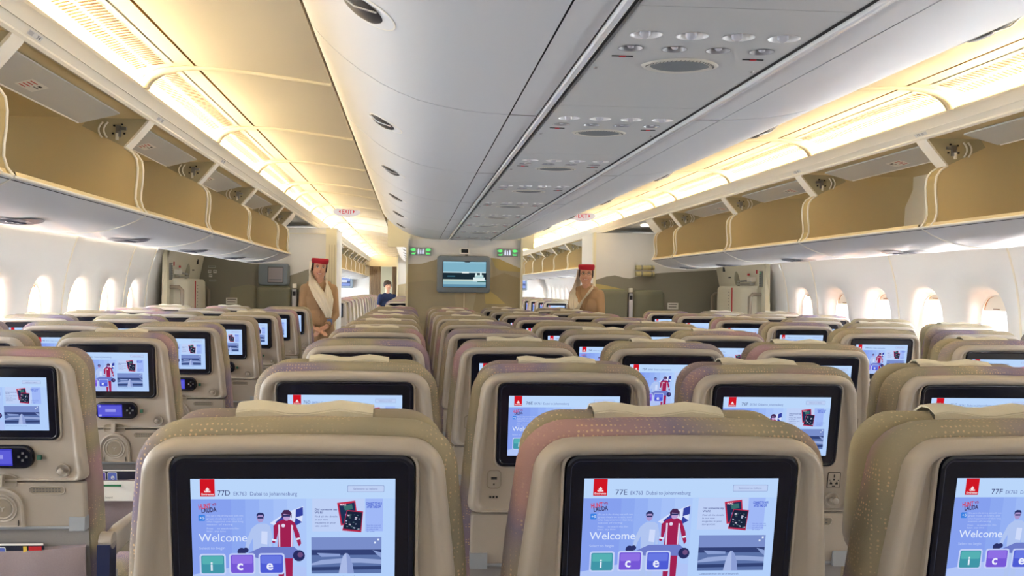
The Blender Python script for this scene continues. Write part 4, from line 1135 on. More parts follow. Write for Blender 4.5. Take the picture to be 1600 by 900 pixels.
# torches on the right wall
for z, lb in ((1.66, 'upper'), (1.585, 'lower')):
    mb = MB(); mb.tube([(2.66, MY - 0.05, z), (2.88, MY - 0.05, z)], 0.028, mat('torch_beige', (196, 184, 132), 0.4), 14); mb.tube([(2.72, MY - 0.05, z), (2.74, MY - 0.05, z)], 0.030, MOND, 14); mb.tube([(2.84, MY - 0.05, z), (2.86, MY - 0.05, z)], 0.030, MOND, 14); mb.box((2.77, MY - 0.02, z), (0.05, 0.04, 0.03), MOND)
    tag(mb.build('flashlight'), 'beige crew flashlight clipped to the right front wall, %s of two' % lb, 'flashlight', 'crew flashlights')
# exit signs
for x, lb in ((-0.760, 'left'), (1.985, 'right')):
    r = thing('exit_sign', 'red and white EXIT sign hanging over the %s aisle' % lb, 'sign', (x, 9.45, 2.262), 0, 'hanging exit signs')
    mb = MB(); pts = [(0.155 * math.cos(t), -0.005 + (0.062 if math.sin(t) < 0 else 0.040) * math.copysign(abs(math.sin(t)) ** 0.9, math.sin(t))) for t in [2 * PI * i / 28 for i in range(28)]]
    mb.prism(pts, -0.012, 0.012, em(236, 222, 216, 0.9)); mb.build('sign_body', r)
    mb = MB(); mb.box((0, 0.005, 0.055), (0.14, 0.016, 0.055), CREAM); mb.build('sign_mount', r)
    f = Flat(); f.k = 6; rd = em(214, 50, 60)
    a, b = text_w('EXIT', 0.070, 0.01); f.text('EXIT', -0.056, -0.033, 0.072, rd, 0.112, 0.012)
    f.poly([(-0.092, -0.008), (-0.072, -0.030), (-0.072, 0.014)], rd); f.poly([(0.092, -0.008), (0.072, 0.014), (0.072, -0.030)], rd); f.text('Exit route', -0.034, 0.020, 0.014, rd, 0.06)
    f.mb.v = [(p, q - 0.012, t) for p, q, t in f.mb.v]; f.mb.build('sign_letters', r)

# cabin doors
def cabin_door(s, n):
    o = thing('door_%d' % n, None, None, (0, 0, 0)); del_ = None
    struct(o)
    A = 3.06
    fr = MB(); X = lambda a: side_x(a, s)
    # lining around the door (curves in over the top)
    prof = [(A + 0.06, 0.0), (A + 0.06, 1.0), (A + 0.03, 1.4), (A - 0.03, 1.7), (A - 0.12, 2.0), (A - 0.2, 2.14)]
    fr.sweep([(X(a), z) for a, z in prof], 8.25, 9.60, DOORM, True)
    fr.box((X(A + 0.015), 8.30, 1.0), (0.05, 0.09, 2.0), MONC)
    fr.build('door_lining', o)
    b = MB(); rs = []
    # slide bustle: rounded body standing proud of the door
    for y in [8.42, 8.45, 8.52, 8.62, 8.74, 8.9, 9.1, 9.25, 9.36, 9.40]:
        t = (y - 8.42) / 0.98; k = min(1, math.sin(PI * min(max(t, 0.02), 0.98)) * 3.0) ** 0.5
        rs.append([(X(A + 0.06 - 0.20 * k * e), y, z) for e, z in ((0, 0.2), (0.9, 0.25), (1, 0.6), (1, 1.30), (0.97, 1.42), (0.85, 1.450), (0, 1.452))])
    b.rings(rs, DOORM, True, True, closed=False); b.build('slide_cover', o)
    m_ = MB(); m_.box((X(A - 0.145), 8.80, 1.25), (0.008, 0.012, 0.36), RED); m_.build('red_stripe', o)
    m_ = MB()
    for i in range(8): m_.box((X(A - 0.142), 8.90, 1.38 - i * 0.035), (0.006, 0.02, 0.012), mat('pale_print', (180, 174, 158), 0.5))
    m_.build('stencil_marks', o)
    m_ = MB(); m_.ell((X(A + 0.02), 9.02, 1.545), (0.03, 0.070, 0.105), mat('door_port_rim', (110, 108, 92), 0.5), 20, 10); m_.ell((X(A + 0.005), 9.02, 1.545), (0.03, 0.058, 0.092), mat('door_port', (150, 146, 126), 0.35), 20, 10); m_.build('viewing_port', o)
    m_ = MB(); m_.tube([(X(A - 0.02), 8.58, 1.50), (X(A - 0.05), 8.66, 1.505), (X(A - 0.02), 8.95, 1.50)], 0.010, METAL, 8); m_.box((X(A - 0.03), 8.56, 1.52), (0.05, 0.11, 0.05), WHITE_T); m_.box((X(A - 0.03), 8.72, 1.470), (0.05, 0.36, 0.018), DOORG); m_.build('door_handle', o)
    for y in (8.36, 9.42):
        m_ = MB(); m_.tube([(X(A), y, 1.36), (X(A - 0.10), y, 1.36), (X(A - 0.13), y, 1.33), (X(A - 0.13), y, 0.95)], 0.020, mat('grab_handle', (140, 128, 112), 0.4), 10); m_.build('grab_handle', o)
    m_ = MB(); m_.box((X(A - 0.02), 8.34, 1.52), (0.02, 0.045, 0.17), mat('panel_grey', (120, 122, 118), 0.5))
    for i in range(6): m_.box((X(A - 0.032), 8.34, 1.45 + i * 0.025), (0.004, 0.03, 0.012), PRINT)
    m_.box((X(A - 0.034), 8.34, 1.585), (0.006, 0.014, 0.010), em(130, 250, 170) if s > 0 else WHITE_T); m_.build('indicator_panel', o)
    m_ = MB(); m_.box((X(A - 0.02), 8.66, 1.575), (0.006, 0.05, 0.022), RED); m_.box((X(A - 0.02), 8.45, 1.60), (0.006, 0.02, 0.04), RED); m_.box((X(A - 0.02), 9.36, 1.65), (0.01, 0.05, 0.06), BLACKM); m_.box((X(A - 0.015), 9.20, 1.55), (0.01, 0.05, 0.012), BLACKM); m_.build('warning_mark', o)
cabin_door(-1, 1); cabin_door(1, 2)

# end of the far cabin
YE = 22.75
mb = flat_wall('e', -0.36, 1.5, 0, 2.3, YE - 2.2, 0.1, [(((-0.36, 0), (1.5, 0), (1.5, 1.65), (0.2, 1.65), (-0.1, 1.50), (-0.36, 1.46)), MONT)], MONW); struct(mb.build('wall_far_middle'))
mb = MB(); mb.box((-0.37, YE - 2.2, 1.1), (0.03, 0.08, 2.2), MONC); tn += 1; struct(mb.build('trim_%d' % tn))
mb = MB(); mb.box((CX, YE, 2.18), (6.4, 0.06, 0.42), MONC)
mb.box((-2.05, YE, 1.0), (1.75, 0.06, 2.0), MONW); mb.box((3.35, YE, 1.0), (1.9, 0.06, 2.0), MONW); mb.box((CX, YE + 4, 1.1), (6.4, 0.05, 2.5), mat('galley_grey', (196, 200, 186), 0.5)); mb.box((CX, YE + 2, 2.33), (6.4, 4, 0.03), MONW)
mb.box((-2.6, YE + 2, 1.1), (0.05, 4, 2.4), MONW); mb.box((3.8, YE + 2, 1.1), (0.05, 4, 2.4), MONW)
struct(mb.build('wall_far'))
def curtain(x0, x1, label):
    mb = MB(); rs = []
    for z in (0.05, 1.0, 1.97):
        rs.append([(x0 + (x1 - x0) * i / 40, YE - 0.15 + 0.035 * math.sin(i * 1.25) * (1.2 - 0.2 * z), z) for i in range(41)])
    mb.rings(rs, CURTAIN, closed=False); tag(mb.build('curtain'), label, 'curtain', 'far curtains')
curtain(-1.17, -0.86, 'brown curtain gathered on the left of the far left-aisle opening')
curtain(-0.55, -0.38, 'brown curtain gathered on the right of the far left-aisle opening')
curtain(2.05, 2.38, 'brown curtain gathered at the far end of the right aisle')
def blue(f, x0, x1, z0, z1):
    W, H = x1 - x0, z1 - z0; f.rect(x0, z0, x1, z1, em(150, 172, 235)); f.rect(x0, z0 + H * .3, x1, z0 + H * .55, em(90, 104, 150)); f.rect(x0 + W * .25, z0 + H * .42, x0 + W * .8, z0 + H * .75, em(225, 232, 250))
monitor('wall_monitor', 'far small monitor at the end of the left aisle', -2.20, -1.62, 1.36, 1.70, YE - 0.1, -2.14, -1.70, 1.42, 1.65, blue)
monitor('wall_monitor', 'far small monitor at the end of the right aisle', 2.70, 3.22, 1.36, 1.70, YE - 0.1, 2.76, 3.16, 1.42, 1.65, blue)
em_far = em(250, 244, 226, 260.0)
mb = MB(); mb.box((-0.62, YE + 1.2, 2.29), (0.5, 0.3, 0.02), em_far); tag(mb.build('ceiling_light'), 'bright ceiling light beyond the far curtains', 'ceiling light')

# ================================================================= PEOPLE
def bake_blob(mb, name, parent, voxel, mt, smooth=6):
    o = mb.build(name, parent)
    md = o.modifiers.new('r', 'REMESH'); md.mode = 'VOXEL'; md.voxel_size = voxel; md.use_smooth_shade = True
    ms = o.modifiers.new('s', 'SMOOTH'); ms.factor = 0.6; ms.iterations = smooth
    bpy.context.view_layer.update()
    me = bpy.data.meshes.new_from_object(o.evaluated_get(bpy.context.evaluated_depsgraph_get()))
    o.modifiers.clear(); o.data = me
    me.materials.clear(); me.materials.append(mt)
    for p in me.polygons: p.use_smooth = True; p.material_index = 0
    return o
SKIN = mat('skin', (214, 164, 138), 0.5); SKIN.node_tree.nodes['Principled BSDF'].inputs['Subsurface Weight'].default_value = 0.0
HAIR = mat('dark_brown_hair', (52, 34, 28), 0.6); UNI = mat('tan_uniform', (182, 150, 116), 0.85, bump=0.25, bscale=500)
REDH = mat('red_hat_felt', (176, 18, 44), 0.8); SCARF = mat('cream_scarf', (240, 232, 216), 0.8, bump=0.2, bscale=200); LIPS = mat('lipstick', (176, 60, 66), 0.4); EYEW = mat('eye_white', (240, 238, 234), 0.3); EYED = mat('iris_dark', (40, 26, 20), 0.2)

def limb(mb, pts, rs): mb.tube(pts, rs, SKIN, 14); [mb.ell(p, (r, r, r), SKIN, 12, 8) for p, r in zip(pts, rs)]
def hand(mb, wrist, dirv, palm_n, side, curl=0.5, sc=1.0):
    """wrist point, direction of the fingers, palm normal; palm, four fingers and a thumb"""
    d = Vector(dirv).normalized(); n = Vector(palm_n).normalized(); x = d.cross(n).normalized() * side
    W = Vector(wrist)
    R = Matrix((x, d, n)).transposed()
    mb.ell(W + d * 0.045 * sc, (0.040 * sc, 0.052 * sc, 0.016 * sc), SKIN, 14, 8, R)
    for i, (off, l) in enumerate(((-0.030, 0.058), (-0.010, 0.072), (0.010, 0.076), (0.029, 0.068))):
        p0 = W + d * 0.082 * sc + x * off * sc; a = curl
        p1 = p0 + (d * math.cos(a * .5) + n * math.sin(a * .5)) * l * 0.45 * sc
        p2 = p1 + (d * math.cos(a) + n * math.sin(a)) * l * 0.35 * sc
        p3 = p2 + (d * math.cos(a * 1.5) + n * math.sin(a * 1.5)) * l * 0.25 * sc
        mb.tube([W + d * 0.05 * sc + x * off * sc * .8, p0, p1, p2, p3], [0.010 * sc, 0.0098 * sc, 0.0088 * sc, 0.008 * sc, 0.0068 * sc], SKIN, 8)
    t0 = W + d * 0.028 * sc + x * 0.030 * sc; t1 = t0 + (d * .6 + x * .65 + n * .3).normalized() * 0.036 * sc; t2 = t1 + (d * .85 + x * .2 + n * .4).normalized() * 0.028 * sc
    mb.tube([W + d * 0.015 * sc + x * 0.012 * sc, t0, t1, t2], [0.013 * sc, 0.0125 * sc, 0.010 * sc, 0.008 * sc], SKIN, 8)

def head(mb, c, s=1.0):
    """c = head centre; face looks to -y; height about 0.225"""
    c = Vector(c); A = lambda x, y, z: c + Vector((x, y, z)) * s
    mb.ell(A(0, 0.012, 0.025), (0.074 * s, 0.092 * s, 0.088 * s), SKIN, 20, 14)
    mb.ell(A(0, -0.018, -0.030), (0.067 * s, 0.068 * s, 0.074 * s), SKIN, 20, 12)
    mb.ell(A(0, -0.046, -0.082), (0.026 * s, 0.028 * s, 0.024 * s), SKIN, 12, 8)
    mb.tube([A(0, -0.078, 0.012), A(0, -0.092, -0.012), A(0, -0.100, -0.028)], [0.008 * s, 0.010 * s, 0.013 * s], SKIN, 8)
    for sx in (-1, 1):
        mb.ell(A(sx * 0.035, -0.055, -0.022), (0.026 * s, 0.024 * s, 0.022 * s), SKIN, 10, 8)
        mb.ell(A(sx * 0.074, 0.012, -0.005), (0.009 * s, 0.018 * s, 0.030 * s), SKIN, 10, 8)
        mb.ell(A(sx * 0.030, -0.066, 0.024), (0.022 * s, 0.013 * s, 0.008 * s), SKIN, 10, 8)

def woman(name, label, loc, rz, headrot, pose, glasses=False):
    r = thing(name, label, 'person', loc, rz); r.scale = (1.018,) * 3
    H = Vector((0, -0.010, 1.545))
    b = MB(); head(b, (0, 0, 0))
    hb = b; Rm = Matrix.Translation(H) @ Matrix.Rotation(headrot[0], 4, 'Z') @ Matrix.Rotation(headrot[1], 4, 'Y') @ Matrix.Rotation(headrot[2], 4, 'X')
    b.v = [tuple(Rm @ Vector(p)) for p in b.v]
    b.tube([(0, 0.020, 1.36), (0, 0.012, 1.44), (0, 0.004, 1.50)], [0.056, 0.050, 0.052], SKIN, 14)
    b.ell((0, 0.025, 1.30), (0.128, 0.070, 0.09), SKIN); b.ell((0, 0.02, 1.12), (0.12, 0.085, 0.17), SKIN); b.ell((0, 0.02, 0.92), (0.155, 0.10, 0.14), SKIN)
    for sx in (-1, 1):
        limb(b, [(sx * 0.085, 0.02, 0.88), (sx * 0.080, 0.01, 0.50), (sx * 0.075, 0.03, 0.10)], [0.082, 0.056, 0.036])
        b.ell((sx * 0.078, -0.04, 0.045), (0.038, 0.105, 0.035), SKIN)
    for sx in (-1, 1):
        sh, el_, wr, hd, pn, cu = pose[sx]
        limb(b, [sh, el_, wr], [0.040, 0.031, 0.024]); hand(b, wr, hd, pn, sx * -1, cu)
    body = bake_blob(b, 'body', r, 0.0065, SKIN, 3)
    # uniform
    u = MB()
    u.ell((0, 0.02, 1.315), (0.150, 0.096, 0.096), UNI, 20, 12); u.tube([(-0.12, 0.022, 1.368), (0, 0.022, 1.392), (0.12, 0.022, 1.368)], [0.045, 0.058, 0.045], UNI, 12); u.ell((0, 0.02, 1.20), (0.150, 0.102, 0.15), UNI, 20, 12)
    for sx in (-1, 1): u.ell((sx * 0.062, -0.038, 1.215), (0.066, 0.050, 0.070), UNI, 14, 10)
    u.ell((0, 0.02, 1.06), (0.128, 0.095, 0.12), UNI, 20, 12); u.ell((0, 0.025, 0.90), (0.172, 0.118, 0.15), UNI, 20, 12)
    u.rings([[(w * math.cos(2 * PI * i / 24), 0.022 + d * math.sin(2 * PI * i / 24), z) for i in range(24)] for w, d, z in ((0.130, 0.096, 1.08), (0.158, 0.112, 0.98), (0.176, 0.122, 0.88), (0.170, 0.118, 0.70), (0.158, 0.11, 0.50))], UNI, True, True)
    for sx in (-1, 1):
        sh, el_, wr, hd, pn, cu = pose[sx]; w2 = Vector(el_).lerp(Vector(wr), 0.93)
        u.tube([sh, Vector(sh).lerp(Vector(el_), .5), el_, w2], [0.054, 0.049, 0.043, 0.034], UNI, 16); u.ell(sh, (0.052, 0.056, 0.054), UNI); u.ell(el_, (0.043,) * 3, UNI)
    uni = bake_blob(u, 'uniform', r, 0.008, UNI, 4)
    def wrap(mb_, nm, off):
        o_ = mb_.build(nm, r); sw = o_.modifiers.new('w', 'SHRINKWRAP'); sw.target = uni; sw.wrap_method = 'PROJECT'; sw.use_project_y = True; sw.use_project_x = sw.use_project_z = False
        sw.use_negative_direction = True; sw.use_positive_direction = True; sw.offset = off
        so = o_.modifiers.new('t', 'SOLIDIFY'); so.thickness = 0.004; so.offset = 1
        bpy.context.view_layer.update()
        me = bpy.data.meshes.new_from_object(o_.evaluated_get(bpy.context.evaluated_depsgraph_get())); o_.modifiers.clear(); o_.data = me
        for p in me.polygons: p.use_smooth = True
        return o_
    def strip(a, b, wa, wb, n_=14):                 # a flat grid strip in front of the chest
        m2 = MB(); rs_ = []
        for i in range(n_ + 1):
            t = i / n_; x = a[0] + (b[0] - a[0]) * t; z = a[1] + (b[1] - a[1]) * t; w_ = wa + (wb - wa) * t
            rs_.append([(x - w_ + 2 * w_ * j / 4, -0.30, z) for j in range(5)])
        m2.rings(rs_, mat('uniform_lapel', (170, 138, 104), 0.85), closed=False); return m2
    for sx in (-1, 1): wrap(strip((sx * 0.068, 1.405), (sx * 0.006, 1.16), 0.020, 0.010), 'lapel', 0.004)
    wrap(strip((-0.075, 1.085), (-0.035, 1.080), 0.004, 0.004), 'pocket_flap', 0.003)
    for z in (1.13, 1.04, 0.95):
        bt = MB(); bt.rings([[(0.004 + 0.006 * math.cos(2 * PI * i / 10) * q, -0.30, z + 0.006 * math.sin(2 * PI * i / 10) * q) for i in range(10)] for q in (1.0, 0.4)], mat('uniform_button', (150, 116, 80), 0.4))
        wrap(bt, 'button', 0.004)
    for sx in (-1, 1):
        sh, el_, wr, hd, pn, cu = pose[sx]; a_ = Vector(el_).lerp(Vector(wr), 0.86); b_ = Vector(el_).lerp(Vector(wr), 0.935)
        cf = MB(); cf.tube([a_, b_], [0.040, 0.0385], mat('uniform_lapel', (170, 138, 104), 0.85), 16); cf.build('cuff', r)
    # lapel and button line
    wrap(strip((0.016, 1.16), (0.012, 0.84), 0.0025, 0.0025, 24), 'jacket_seam', 0.002)
    # hair (bun behind), hat, scarf
    h = MB(); A = lambda x, y, z: Rm @ Vector((x, y, z))
    hm = MB(); hm.ell((0, 0.026, 0.026), (0.080, 0.090, 0.076), HAIR, 20, 14); hm.ell((0, 0.105, 0.0), (0.046, 0.036, 0.046), HAIR)
    for sx in (-1, 1): hm.ell((sx * 0.070, 0.0, 0.020), (0.013, 0.034, 0.052), HAIR)
    hm.v = [tuple(Rm @ Vector(p)) for p in hm.v]; hm.build('hair', r)
    ht = MB(); n = 28
    def hr(rx, ry, z, tx=0.0): return [tuple(Rm @ Vector((rx * math.cos(2 * PI * i / n), 0.012 + ry * math.sin(2 * PI * i / n), z + tx * math.cos(2 * PI * i / n) + 0.006 * math.sin(2 * PI * i / n)))) for i in range(n)]
    ht.rings([hr(0.084, 0.094, 0.058), hr(0.088, 0.098, 0.066), hr(0.091, 0.100, 0.092), hr(0.090, 0.099, 0.108, 0.004), hr(0.082, 0.090, 0.116, 0.004), hr(0.04, 0.045, 0.112), hr(0.01, 0.01, 0.110)], REDH, True, True)
    ht.build('hat', r)
    # face
    fc = MB()
    for sx in (-1, 1):
        fc.ell((sx * 0.030, -0.0775, 0.014), (0.0125, 0.006, 0.006), EYEW, 12, 8); fc.ell((sx * 0.030, -0.0825, 0.014), (0.0055, 0.003, 0.0055), EYED, 10, 6)
        fc.tube([(sx * 0.014, -0.088, 0.030), (sx * 0.030, -0.088, 0.036), (sx * 0.048, -0.076, 0.031)], [0.002, 0.003, 0.0015], HAIR, 6)
        fc.tube([(sx * 0.017, -0.082, 0.018), (sx * 0.030, -0.0845, 0.0225), (sx * 0.044, -0.076, 0.018)], 0.0018, EYED, 6)
    fc.v = [tuple(Rm @ Vector(p)) for p in fc.v]; fc.build('eyes', r)
    mo = MB(); mo.tube([(-0.030, -0.076, -0.044), (-0.015, -0.0885, -0.053), (0, -0.0915, -0.056), (0.015, -0.0885, -0.053), (0.030, -0.076, -0.044)], [0.002, 0.0055, 0.0065, 0.0055, 0.002], LIPS, 8); mo.tube([(-0.022, -0.0870, -0.048), (-0.012, -0.0945, -0.0525), (0, -0.0970, -0.0545), (0.012, -0.0945, -0.0525), (0.022, -0.0870, -0.048)], [0.001, 0.0034, 0.004, 0.0034, 0.001], EYEW, 6)
    mo.v = [tuple(Rm @ Vector(p)) for p in mo.v]; mo.build('mouth', r)
    if glasses:
        gl = MB()
        for sx in (-1, 1): gl.tube([(sx * 0.031 + 0.021 * math.cos(t), -0.094, 0.012 + 0.016 * math.sin(t)) for t in [2 * PI * i / 16 for i in range(17)]], 0.0012, BLACKM, 5, False)
        gl.tube([(-0.010, -0.097, 0.014), (0.010, -0.097, 0.014)], 0.0012, BLACKM, 5)
        for sx in (-1, 1): gl.tube([(sx * 0.052, -0.092, 0.014), (sx * 0.074, -0.02, 0.012)], 0.0012, BLACKM, 5)
        gl.v = [tuple(Rm @ Vector(p)) for p in gl.v]; gl.build('glasses', r)
    return r, Rm

def ribbon(pts, widths, th, mt, folds=0.006):
    """a draped strip: centre points with a side vector each"""
    mb = MB(); rs = []
    m_ = 12
    for i, ((p, sd, nn), w) in enumerate(zip(pts, widths)):
        p = Vector(p); sd = Vector(sd).normalized(); nn = Vector(nn).normalized(); top = []
        for j in range(m_ + 1):
            t = -1 + 2 * j / m_
            top.append(p + sd * w * t + nn * (folds * math.sin(j * 1.9 + i * 0.3) + 0.010 * (1 - t * t)))
        rs.append(top + [q - nn * th for q in top[::-1]])
    mb.rings(rs, mt, True, True)
    return mb
L_pose = {-1: ((-0.146, 0.025, 1.335), (-0.182, -0.02, 1.06), (-0.055, -0.165, 0.93), (0.8, -0.25, -0.35), (0, 0.35, -1), 0.5),
          1: ((0.146, 0.025, 1.335), (0.176, -0.02, 1.06), (0.075, -0.165, 0.945), (-0.8, -0.2, -0.45), (0, 0.35, -1), 0.6)}
r, Rm = woman('person', 'attendant in tan uniform, red hat and white scarf, hands clasped by the left aisle', (-1.0, 8.85, 0.0), 0.16, (0.05, 0.10, -0.03), L_pose)
mb = ribbon([((-0.088, -0.005, 1.625), (0, 1, 0), (-1, -0.1, 0)), ((-0.096, -0.010, 1.540), (0, 1, 0), (-1, -0.2, 0)), ((-0.088, -0.050, 1.47), (0.4, 1, 0), (-1, -0.6, 0)), ((-0.062, -0.085, 1.38), (1, 0.4, 0.1), (-0.3, -1, 0)), ((-0.005, -0.130, 1.28), (1, 0.1, 0.25), (-0.1, -1, 0)), ((0.050, -0.140, 1.18), (1, 0, 0.2), (0, -1, 0)), ((0.085, -0.135, 1.10), (1, 0, 0), (0, -1, 0)), ((0.095, -0.125, 1.035), (1, 0, 0), (0, -1, 0))],
            [0.045, 0.048, 0.052, 0.055, 0.062, 0.062, 0.050, 0.030], 0.008, SCARF)
sc_ = mb.build('scarf', r)
mb = ribbon([((-0.02, 0.085, 1.430), (0, 0.2, 1), (0, 1, 0)), ((0.045, 0.065, 1.435), (0, 0.2, 1), (0.6, 1, 0)), ((0.072, 0.0, 1.430), (0, 0.6, 1), (1, -0.2, 0)), ((0.080, -0.055, 1.395), (0.3, 1, 0), (0.8, -1, 0)), ((0.092, -0.100, 1.32), (1, 0.3, 0), (0.3, -1, 0)), ((0.108, -0.125, 1.22), (1, 0.2, 0), (0.2, -1, 0)), ((0.105, -0.128, 1.12), (1, 0, 0), (0, -1, 0))], [0.020, 0.024, 0.026, 0.030, 0.036, 0.040, 0.030], 0.008, SCARF)
mb.build('scarf', r)
mb = MB(); mb.box((0.108, -0.150, 0.995), (0.052, 0.006, 0.062), mat('badge_blue', (120, 140, 190), 0.3)); mb.box((0.108, -0.152, 1.035), (0.010, 0.006, 0.02), METAL); mb.build('name_badge', r)
R_pose = {-1: ((-0.146, 0.025, 1.335), (-0.176, -0.01, 1.06), (-0.090, -0.165, 0.93), (0.8, -0.25, -0.35), (0, 0.35, -1), 0.5),
          1: ((0.146, 0.025, 1.335), (0.182, 0.00, 1.06), (0.10, -0.165, 0.945), (-0.8, -0.2, -0.45), (0, 0.35, -1), 0.6)}
r, Rm = woman('person', 'attendant in red hat and glasses smiling beside the right aisle', (1.955, 9.05, -0.02), -0.50, (0.30, 0.05, 0.0), R_pose, True)
mb = ribbon([((-0.086, 0.040, 1.605), (0.3, 1, 0), (-1, 0.1, 0)), ((-0.098, 0.03, 1.52), (0.3, 1, 0), (-1, 0, 0)), ((-0.112, 0.000, 1.43), (0.3, 1, 0), (-1, -0.3, 0)), ((-0.118, -0.060, 1.33), (0.8, 1, 0), (-0.8, -1, 0)), ((-0.100, -0.110, 1.22), (1, 0.3, 0), (-0.2, -1, 0)), ((-0.08, -0.125, 1.10), (1, 0.1, 0), (0, -1, 0))], [0.040, 0.046, 0.050, 0.052, 0.055, 0.040], 0.008, SCARF)
mb.build('scarf', r)
mb = ribbon([((-0.02, 0.085, 1.430), (0, 0.2, 1), (0, 1, 0)), ((0.045, 0.065, 1.438), (0, 0.2, 1), (0.6, 1, 0)), ((0.074, 0.0, 1.430), (0, 0.6, 1), (1, -0.2, 0)), ((0.080, -0.055, 1.395), (0.4, 1, 0), (0.8, -1, 0.3)), ((0.045, -0.105, 1.33), (0.9, 0.2, 0.7), (0, -1, 0)), ((-0.015, -0.128, 1.25), (0.8, 0, 0.7), (0, -1, 0)), ((-0.06, -0.135, 1.17), (1, 0, 0.4), (0, -1, 0))], [0.020, 0.024, 0.026, 0.030, 0.034, 0.036, 0.036], 0.008, SCARF)
mb.build('scarf', r)

# far passenger in a dark blue shirt
r = thing('person', 'distant brown-haired person in dark blue shirt far down the left aisle', 'person', (-0.535, 18.0, 0.0), 0.35)
b = MB(); head(b, (0, 0, 1.425), 0.95)
b.tube([(0, 0.02, 1.22), (0, 0.01, 1.29), (0, 0, 1.36)], [0.06, 0.048, 0.05], SKIN, 14); b.ell((0, 0.02, 1.15), (0.15, 0.085, 0.12), SKIN); b.ell((0, 0.02, 0.95), (0.13, 0.09, 0.2), SKIN)
for sx in (-1, 1):
    limb(b, [(sx * 0.16, 0.02, 1.19), (sx * 0.195, 0.02, 0.95), (sx * 0.19, -0.06, 0.74)], [0.044, 0.034, 0.024]); hand(b, (sx * 0.19, -0.06, 0.74), (0, -0.2, -1), (-sx, 0, 0), sx, 0.5)
    limb(b, [(sx * 0.08, 0.02, 0.80), (sx * 0.08, 0.01, 0.44), (sx * 0.08, 0.03, 0.08)], [0.078, 0.052, 0.036]); b.ell((sx * 0.08, -0.04, 0.04), (0.038, 0.10, 0.033), SKIN)
bake_blob(b, 'body', r, 0.008, SKIN, 3)
u = MB(); u.ell((0, 0.02, 1.16), (0.165, 0.10, 0.12), UNI); u.ell((0, 0.02, 0.98), (0.15, 0.11, 0.22), UNI)
for sx in (-1, 1): u.tube([(sx * 0.15, 0.02, 1.19), (sx * 0.19, 0.02, 1.00)], [0.06, 0.052], UNI, 14); u.ell((sx * 0.15, 0.02, 1.19), (0.06, 0.06, 0.06), UNI)
bake_blob(u, 'shirt', r, 0.009, mat('navy_cotton', (26, 42, 82), 0.9), 4)
u = MB(); u.ell((0, 0.02, 0.80), (0.15, 0.11, 0.10), UNI)
for sx in (-1, 1): u.tube([(sx * 0.08, 0.02, 0.80), (sx * 0.08, 0.01, 0.44), (sx * 0.08, 0.03, 0.10)], [0.09, 0.068, 0.055], UNI, 14)
bake_blob(u, 'trousers', r, 0.009, mat('dark_trousers', (40, 40, 48), 0.9), 3)
fc = MB()
for sx in (-1, 1): fc.ell((sx * 0.029, -0.074, 1.438), (0.010, 0.005, 0.006), EYED, 10, 6)
fc.tube([(-0.02, -0.078, 1.380), (0, -0.085, 1.376), (0.02, -0.078, 1.380)], 0.003, LIPS, 6); fc.build('face_features', r)
h = MB(); h.ell((0, 0.020, 1.470), (0.086, 0.098, 0.082), HAIR, 18, 12); h.ell((0.01, -0.055, 1.490), (0.062, 0.030, 0.032), HAIR, 14, 8); h.ell((-0.072, 0.01, 1.44), (0.016, 0.05, 0.05), HAIR, 10, 8); h.ell((0.072, 0.01, 1.44), (0.016, 0.05, 0.05), HAIR, 10, 8); h.build('hair', r)

# ================================================================= LIGHT
def area(name, loc, rot, sx, sy, power, col):
    l = bpy.data.lights.new(name, 'AREA'); l.shape = 'RECTANGLE'; l.size = sx; l.size_y = sy; l.energy = power; l.color = col
    o = bpy.data.objects.new(name, l); COL.objects.link(o); o.location = loc; o.rotation_euler = rot
    return o
WINP = 24.0
for s in (-1, 1):
    for yc in wins[s]:
        if yc > 10.4 and yc < 14 : pass
        for nm, dz, tz, p in (('window_skylight', 0.26, -0.02, 22.0), ('window_groundlight', -0.24, 0.03, 13.5)):
            a_ = Vector((side_x(WIN_A + 0.50, s), yc, WC + dz)); d = (Vector((side_x(WIN_A, s), yc, WC + tz)) - a_).normalized()
            o = area(nm, a_, (0, 0, 0), 0.44, 0.36, p * (1.0 if yc > 1 else 0.4), (0.90, 0.96, 1.0))
            o.rotation_euler = Matrix((Vector((0, 1, 0)), (-d).cross(Vector((0, 1, 0))), -d)).transposed().to_euler()
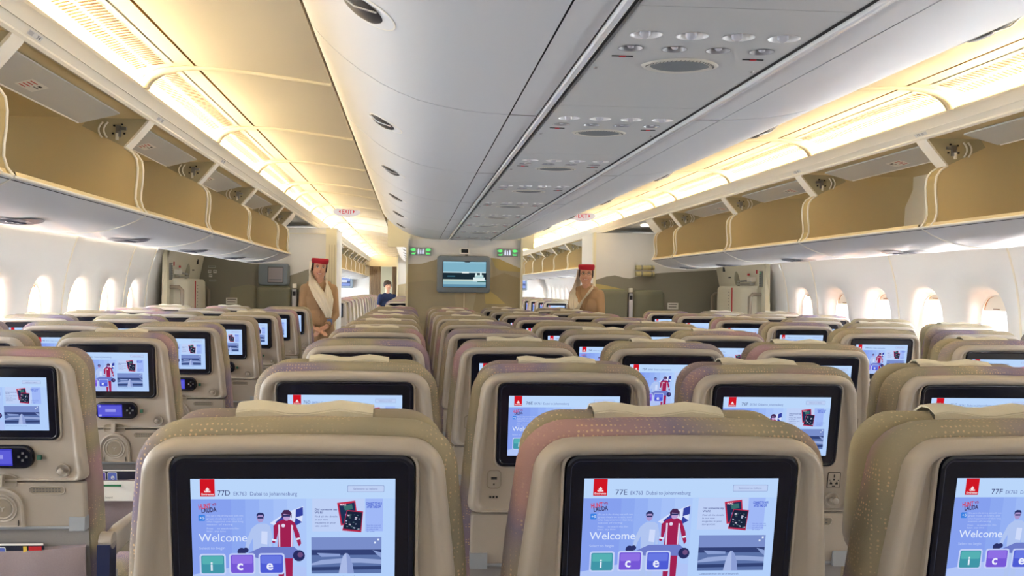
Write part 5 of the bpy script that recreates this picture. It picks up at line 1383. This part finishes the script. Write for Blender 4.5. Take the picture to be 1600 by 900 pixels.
# lamps in the coves: warm tubes lying in the troughs
LED = em(255, 230, 178, 26.0)
LED3 = em(255, 240, 220, 16.0)
def tube_lamp(s, y0, y1, a, z, w, m, label, grp):
    mb = MB(); mb.box((side_x(a, s), (y0 + y1) / 2, z), (w, y1 - y0, 0.008), m)
    tag(mb.build('cove_lamp'), label, 'lamp', grp)
yy = [YB + 0.05] + ribs + [YF - 0.1]
for s in (-1, 1):
    sd = 'left' if s < 0 else 'right'
    for i, (a, b) in enumerate(zip(yy, yy[1:])):
        tube_lamp(s, a + 0.03, b - 0.03, 1.795, 2.166, 0.014, LED, 'warm cove lamp lighting the %s aisle ceiling, bay %s' % (sd, ' '.join(['zero one two three four five six seven eight nine ten eleven twelve thirteen fourteen fifteen sixteen seventeen eighteen nineteen'.split()[i]])), 'cove lamps of the %s aisle' % sd)
for s in (-1, 1):                                    # the beams of the cove lamps, thrown across the aisle ceilings
    for a, b in zip(yy, yy[1:]):
        d = Vector((-s * 0.98, 0, 0.20)).normalized()
        o = area('cove_beam', (side_x(1.762, s), (a + b) / 2, 2.212), (0, 0, 0), b - a - 0.06, 0.012, 1.0 * (b - a), (1.0, 0.80, 0.52))
        o.rotation_euler = Matrix((Vector((0, 1, 0)), (-d).cross(Vector((0, 1, 0))), -d)).transposed().to_euler()
        o.data.spread = 1.9
for s in (-1, 1):
    sd = 'left' if s < 0 else 'right'
    for i, (a, b) in enumerate(zip([YB + 0.1, 1.28, 2.53, 3.775, 5.015, 6.255], [1.2, 2.48, 3.72, 4.96, 6.2, 8.0])):
        tube_lamp(s, a, b, 3.05, 1.752, 0.010, LED3, 'sidewall wash lamp under the %s bins, bay %s' % (sd, 'zero one two three four five'.split()[i]), 'sidewall lamps on the %s' % sd)
w = bpy.data.worlds.new('World'); sc.world = w; w.use_nodes = True
w.node_tree.nodes['Background'].inputs['Color'].default_value = (0.86, 0.93, 1.0, 1); w.node_tree.nodes['Background'].inputs['Strength'].default_value = 1.2

# ================================================================= CAMERA
cam = bpy.data.cameras.new('Camera'); co = bpy.data.objects.new('Camera', cam); COL.objects.link(co); sc.camera = co
cam.sensor_width = 36.0; cam.lens = 36.0 * 1271.2 / 1600.0; cam.clip_start = 0.02; cam.clip_end = 100
cam.shift_x = 81.7 / 1600.0
yaw, pit, rol = 0.0587, -0.001, 0.0127
def Rz(a): return Matrix.Rotation(a, 3, 'Z')
fw = Vector((math.sin(yaw), math.cos(yaw), 0)); rt = Vector((math.cos(yaw), -math.sin(yaw), 0)); up = Vector((0, 0, 1))
f2 = fw * math.cos(pit) - up * math.sin(pit); u2 = up * math.cos(pit) + fw * math.sin(pit)
# the picture's horizon falls to the right: the camera leans anticlockwise
r3 = rt * math.cos(rol) + u2 * math.sin(rol); u3 = u2 * math.cos(rol) - rt * math.sin(rol)
M = Matrix((r3, u3, -f2)).transposed().to_4x4(); M.translation = (0, 0, CZ)
co.matrix_world = M
